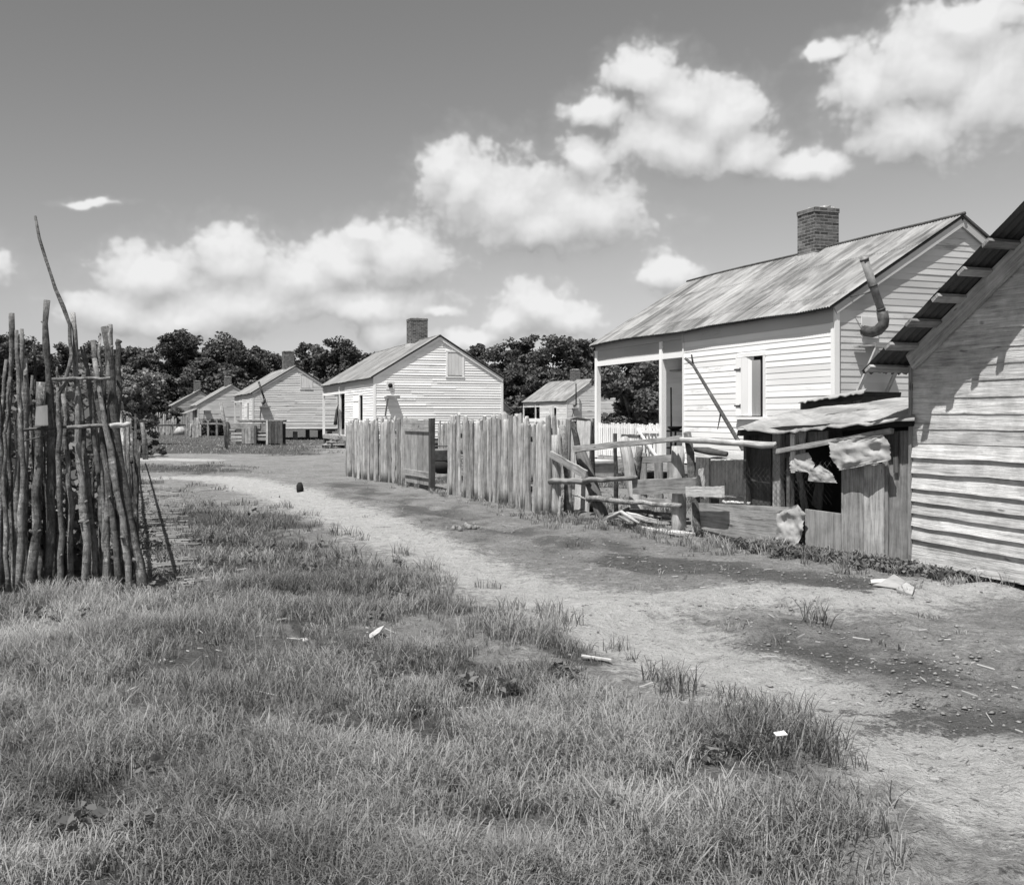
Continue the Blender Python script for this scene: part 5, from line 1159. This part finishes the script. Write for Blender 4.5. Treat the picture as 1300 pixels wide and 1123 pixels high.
flatthing('paper_scrap', [(470, 817), (482, 813), (488, 808), (480, 806), (468, 811)], 'rag', 'curled pale scrap on the bare patch in the meadow', 'scrap', .006, .03, [0, .02, .05, .01, 0])
flatthing('slat', [(738, 830), (776, 837), (776, 839), (738, 832)], 'palewood', 'thin bleached slat lying at the edge of the grass', 'slat', .01, .03)
for k, (px, py, s, lb) in enumerate(((228, 648, .05, 'pale stone in the grass right of the pole fence'), (340, 770, .03, 'small stone in the meadow below the watered grass'), (722, 658, .05, 'pale stone at the foot of the stakes'), (388, 812, .035, 'pale lump at the right end of the bare litter patch'), (207, 840, .03, 'pale bit at the left end of the bare litter patch'))):
    lump('stone', px, py, s, 'mortar', lb, 'stone', .6)
for k in range(16):
    px = 618 + rng.uniform(-28, 30) - 30; py = 669 + rng.uniform(-4, 5); lump('dung', px, py, rng.uniform(.02, .055), 'clod', 'dark clod in the dung heap on the lane', 'dung')['group'] = 'dung pile on the lane'

# ------------------------------------------------------------------ leafy things
def leaves(name, C, n_per, spread, size, mat, parent=None, flat=.0, elong=1.6):
    """C: (k,3) clump centres with radii (k,) ; small leaf quads in each clump"""
    cen = np.repeat(C, n_per, 0); n = len(cen); rd = np.repeat(spread, n_per)
    dirn = nr.randn(n, 3); dirn /= np.linalg.norm(dirn, axis=1)[:, None]; rr = rd * nr.rand(n) ** .45
    P = cen + dirn * rr[:, None] * np.array([1, 1, .75])
    a = nr.randn(n, 3); a[:, 2] *= .5; a /= np.linalg.norm(a, axis=1)[:, None]; b = np.cross(a, nr.randn(n, 3) + dirn * 1.0); b /= np.linalg.norm(b, axis=1)[:, None] + 1e-9
    s = (size * (.6 + .8 * nr.rand(n)))[:, None] * .5; A = a * s * elong; B = b * s
    bend = np.cross(a, b) * s * .4
    V = np.stack([P - A, P - B + bend, P + A, P + B + bend], 1).reshape(-1, 3); Fq = np.arange(n * 4).reshape(-1, 4)
    cl = np.repeat(nr.rand(len(C)), n_per); r = np.clip(.45 * cl + .55 * nr.rand(n), 0, 1)
    return npmesh(name, V, Fq, np.zeros((0, 3), int), r, mat, parent)
def tree(name, base, H, Wd_, label, lsize=.4, nc=90, nper=80, mat='leaf', low=.12, trunk=True, cat='tree', group=None, dome=1.0, gap=.8):
    t = empty(name, base, 0, label, cat, group); nl = 12; cs = []; rs = []
    lob = [(Wd_ * .30 * math.cos(k * 2.4 + rng.random()) * rng.uniform(.5, 1.15), Wd_ * .30 * math.sin(k * 2.4 + rng.random()) * rng.uniform(.5, 1.15), H * rng.uniform(low + .2, .82), Wd_ * rng.uniform(.17, .27)) for k in range(nl)]
    lob.append((0, 0, H * .82, Wd_ * .22)); lob.append((Wd_ * .1, 0, H * .5, Wd_ * .3))
    for k in range(nc):
        lx, ly, lz, lr_ = lob[k % len(lob)]; d = nr.randn(3); d /= np.linalg.norm(d); q = lr_ * (.55 + .5 * nr.rand())
        c = np.array([lx, ly, lz]) + d * q * np.array([1, 1, .8]); c[2] = min(max(c[2], H * low), H * .97); cs.append(c); rs.append(lr_ * (.28 + .38 * nr.rand()) * gap)
    leaves('crown', np.array(cs), nper, np.array(rs), lsize, M[mat], t)
    if trunk:
        mb = MB(); mb.tube([(0, 0, -.3), (.1, 0, H * .15), (-.1, .1, H * .3), (.1, 0, H * .55)], [H * .035, H * .028, H * .022, H * .01], 9, .12)
        for k in range(5): lx, ly, lz, lr_ = lob[k]; mb.tube([(0, 0, H * .22), (lx * .5, ly * .5, H * .22 + (lz - H * .22) * .6), (lx, ly, lz)], [H * .016, H * .011, H * .004], 7, .15)
        mb.build('trunk', M['trunk'], t)
    return t
TL = [ # photo x, top row, width px, depth, label
 (20, 418, 75, 150, 'oak at the far left edge behind the pole fence'), (70, 428, 70, 155, 'oak glimpsed through the tall crooked poles'), (120, 432, 60, 158, 'oak seen just right of the split-top pole'),
 (172, 432, 60, 150, 'oak left of the tallest far-left oak, over the farthest cabin'), (190, 445, 60, 138, 'lower oak in front, over the farthest cabin roof'),
 (232, 410, 70, 158, 'tallest oak of the far-left grove'), (285, 418, 80, 152, 'broad oak behind the fourth cabin chimney'), (325, 432, 60, 160, 'oak sloping down right of the fourth cabin'), (262, 452, 60, 136, 'darker low oak between the fourth and fifth cabins'), (300, 462, 50, 132, 'round pale oak touching the fourth cabin ridge'),
 (352, 442, 34, 165, 'small oak just left of the third cabin chimney'), (388, 426, 42, 160, 'narrow oak rising right of the third cabin chimney'), (433, 427, 62, 150, 'oak between the third and second cabins'), (470, 440, 40, 158, 'oak behind the second cabin roof left of its chimney'),
 (560, 440, 60, 160, 'oak behind the second cabin ridge'), (598, 432, 60, 155, 'oak rising behind the right slope of the second cabin'), (628, 458, 40, 150, 'low oak in the dip right of the second cabin'),
 (668, 426, 66, 148, 'tall oak at the left of the grove beyond the palings'), (712, 419, 78, 142, 'biggest oak of the grove between the two cabins'), (752, 424, 60, 146, 'oak just left of the nearest cabin eave'), (800, 440, 70, 150, 'oak seen high through the porch opening'), (655, 470, 60, 128, 'low dark oak over the small shed'), (700, 470, 60, 132, 'low oak right behind the distant cabin chimney'), (760, 470, 60, 130, 'low oak behind the distant cabin gable'),
 (850, 430, 80, 150, 'oak hidden mostly by the nearest cabin')]
for (px, top, wpx, Yd, lb) in TL:
    zb = float(base_z(Yd)); H = CAMH + (HZ - top) / F * Yd - zb; Wm = wpx / F * Yd * 1.25; b = Vector(((px - CX) / F * Yd, Yd, zb)); tree('oak_tree', b, H, Wm, lb, lsize=.30, nc=200, nper=92, low=.05, group='oaks beyond the cabins', gap=.95)
# far undergrowth closing the view under the oaks: one dense mass
n = 520; az_ = nr.uniform(-.62, .62, n); Yd = nr.uniform(160, 185, n); C = np.stack([az_ * Yd, Yd, nr.uniform(0, 7, n)], 1); tag(leaves('far_wood', C, 60, np.full(n, 2.4), .7, M['leaf']), 'dark far-off wood closing the view behind the oaks', 'wood', kind='stuff')
# tree right behind the first porch, pale willow by the far left fence
tree('orange_tree', Vector((*at(806, 573), float(base_z(40)))) if False else Vector(((806 - CX) / F * 44, 44, -.08)), 4.2, 3.3, 'leafy tree in the yard seen through the first porch', .13, 90, 120, 'leaf2', .05, cat='tree', gap=1.1)
tree('shrub', Vector(((866 - CX) / F * 46, 46, -.08)), 3.6, 3.0, 'rounded shrub mostly hidden behind the first porch wall', .13, 50, 90, 'leaf2', .05, cat='shrub')
tree('willow_tree', Vector(((160 - CX) / F * 60, 60, -.12)), 5.0, 3.6, 'pale feathery tree beyond the stick fence', .14, 110, 110, 'leafpale', .05, cat='tree', gap=1.2)
tree('willow_tree', Vector(((112 - CX) / F * 52, 52, -.1)), 4.3, 4.0, 'second pale tree glimpsed between the tall poles', .16, 90, 90, 'leafpale', .05, cat='tree', gap=1.2)
tree('bush', Vector(((170 - CX) / F * 40, 40, -.08)), 1.5, 2.2, 'low bush at the foot of the lone leaning post', .08, 50, 90, 'leaf2', .0, trunk=False, cat='bush')
tree('bush', Vector(((268 - CX) / F * 96, 96, -.25)), 1.3, 3.2, 'low dark bush against the fourth cabin gable', .2, 50, 60, 'leaf', .0, trunk=False, cat='bush')
tree('bush', Vector(((218 - CX) / F * 118, 118, -.25)), 3.0, 3.4, 'bush in front of the farthest cabin wall', .2, 60, 70, 'leaf2', .0, trunk=False, cat='bush')
# garden behind the poles and weeds under the coop
def garden():
    n = 1100; y = 9.3 + 16 * nr.rand(n) ** 1.3; s = nr.rand(n); xr = -3.4 - (y - 8.7) * .375; x = xr - .15 - s * (2.5 + y * .25); z = gz(x, y) + nr.rand(n) * np.where(nr.rand(n) < .45, 1.7, .8)
    tag(leaves('garden_plants', np.stack([x, y, z], 1), 60, np.full(n, .24) , .075, M['weed'], elong=1.5), 'dense leafy garden growing behind the pole fence', 'garden plants', kind='stuff')
    n = 230; t_ = nr.rand(n); A = np.array([F0.x, F0.y]); B = np.array([F1.x + .35, F1.y - .6]); nm = np.array([PN.n.x, PN.n.y]); t_ = .60 + .40 * t_; q = A + (B - A) * t_[:, None] + nm * (np.abs(nr.randn(n)) * .16 + .02)[:, None]
    tag(leaves('weeds', np.stack([q[:, 0], q[:, 1], gz(q[:, 0], q[:, 1]) + .01 + .07 * nr.rand(n)], 1), 34, np.full(n, .075), .036, M['weed'], elong=1.4), 'broad-leaved weeds creeping along the foot of the hen coop and shack', 'weeds', kind='stuff')
    n = 520; y = 9.0 + 13 * nr.rand(n) ** 1.2; xr = -3.2 - (y - 8.7) * .376; x = xr + .05 + (.25 + .03 * y) * nr.rand(n); a = TH + nr.randn(n) * .12; L = .08 + .25 * nr.rand(n); wd = .008
    dx = np.cos(a) * L / 2; dy = np.sin(a) * L / 2; nx = -np.sin(a) * wd; ny = np.cos(a) * wd; z = gz(x, y) + .02 + .05 * nr.rand(n); P = np.zeros((n, 6, 3))
    for i, (s_, q_, h_) in enumerate(((-1, -1, 0), (-1, 1, 0), (1, 1, 0), (1, -1, 0), (-1, 0, .012), (1, 0, .012))): P[:, i, 0] = x + s_ * dx + q_ * nx; P[:, i, 1] = y + s_ * dy + q_ * ny; P[:, i, 2] = z + h_
    b_ = (np.arange(n) * 6)[:, None]; r_ = nr.rand(n); tag(npmesh('sun_streaks', P.reshape(-1, 3), np.concatenate([b_ + [0, 4, 5, 3], b_ + [4, 1, 2, 5]]), np.zeros((0, 3), int), np.concatenate([r_, r_]), M['streak_stalk']), 'dry stalks laid in rows to imitate sunlight streaking through the stick fence', 'light streaks', kind='stuff')  # stalks added to imitate streaks of sun falling through the fence
garden()
def meadow_weeds():
    x, y = scatter(900, -.5, .3, 3.6, 16, 1.2); k = (grass_amount(x, y) > .5) & (fbm(x * 1.2, y * 1.2, 3, 171) > .53) & ~((x < -3.0 - (y - 8.7) * .36) & (y > 8.4)); x, y = x[k], y[k]; n = len(x)
    tag(leaves('meadow_weeds', np.stack([x, y, gz(x, y) + .02 + .06 * nr.rand(n)], 1), 16, np.full(n, .07), .028, M['weed'], elong=1.8), 'broad-leaved weeds mixed into the meadow grass', 'weeds', kind='stuff')
meadow_weeds()
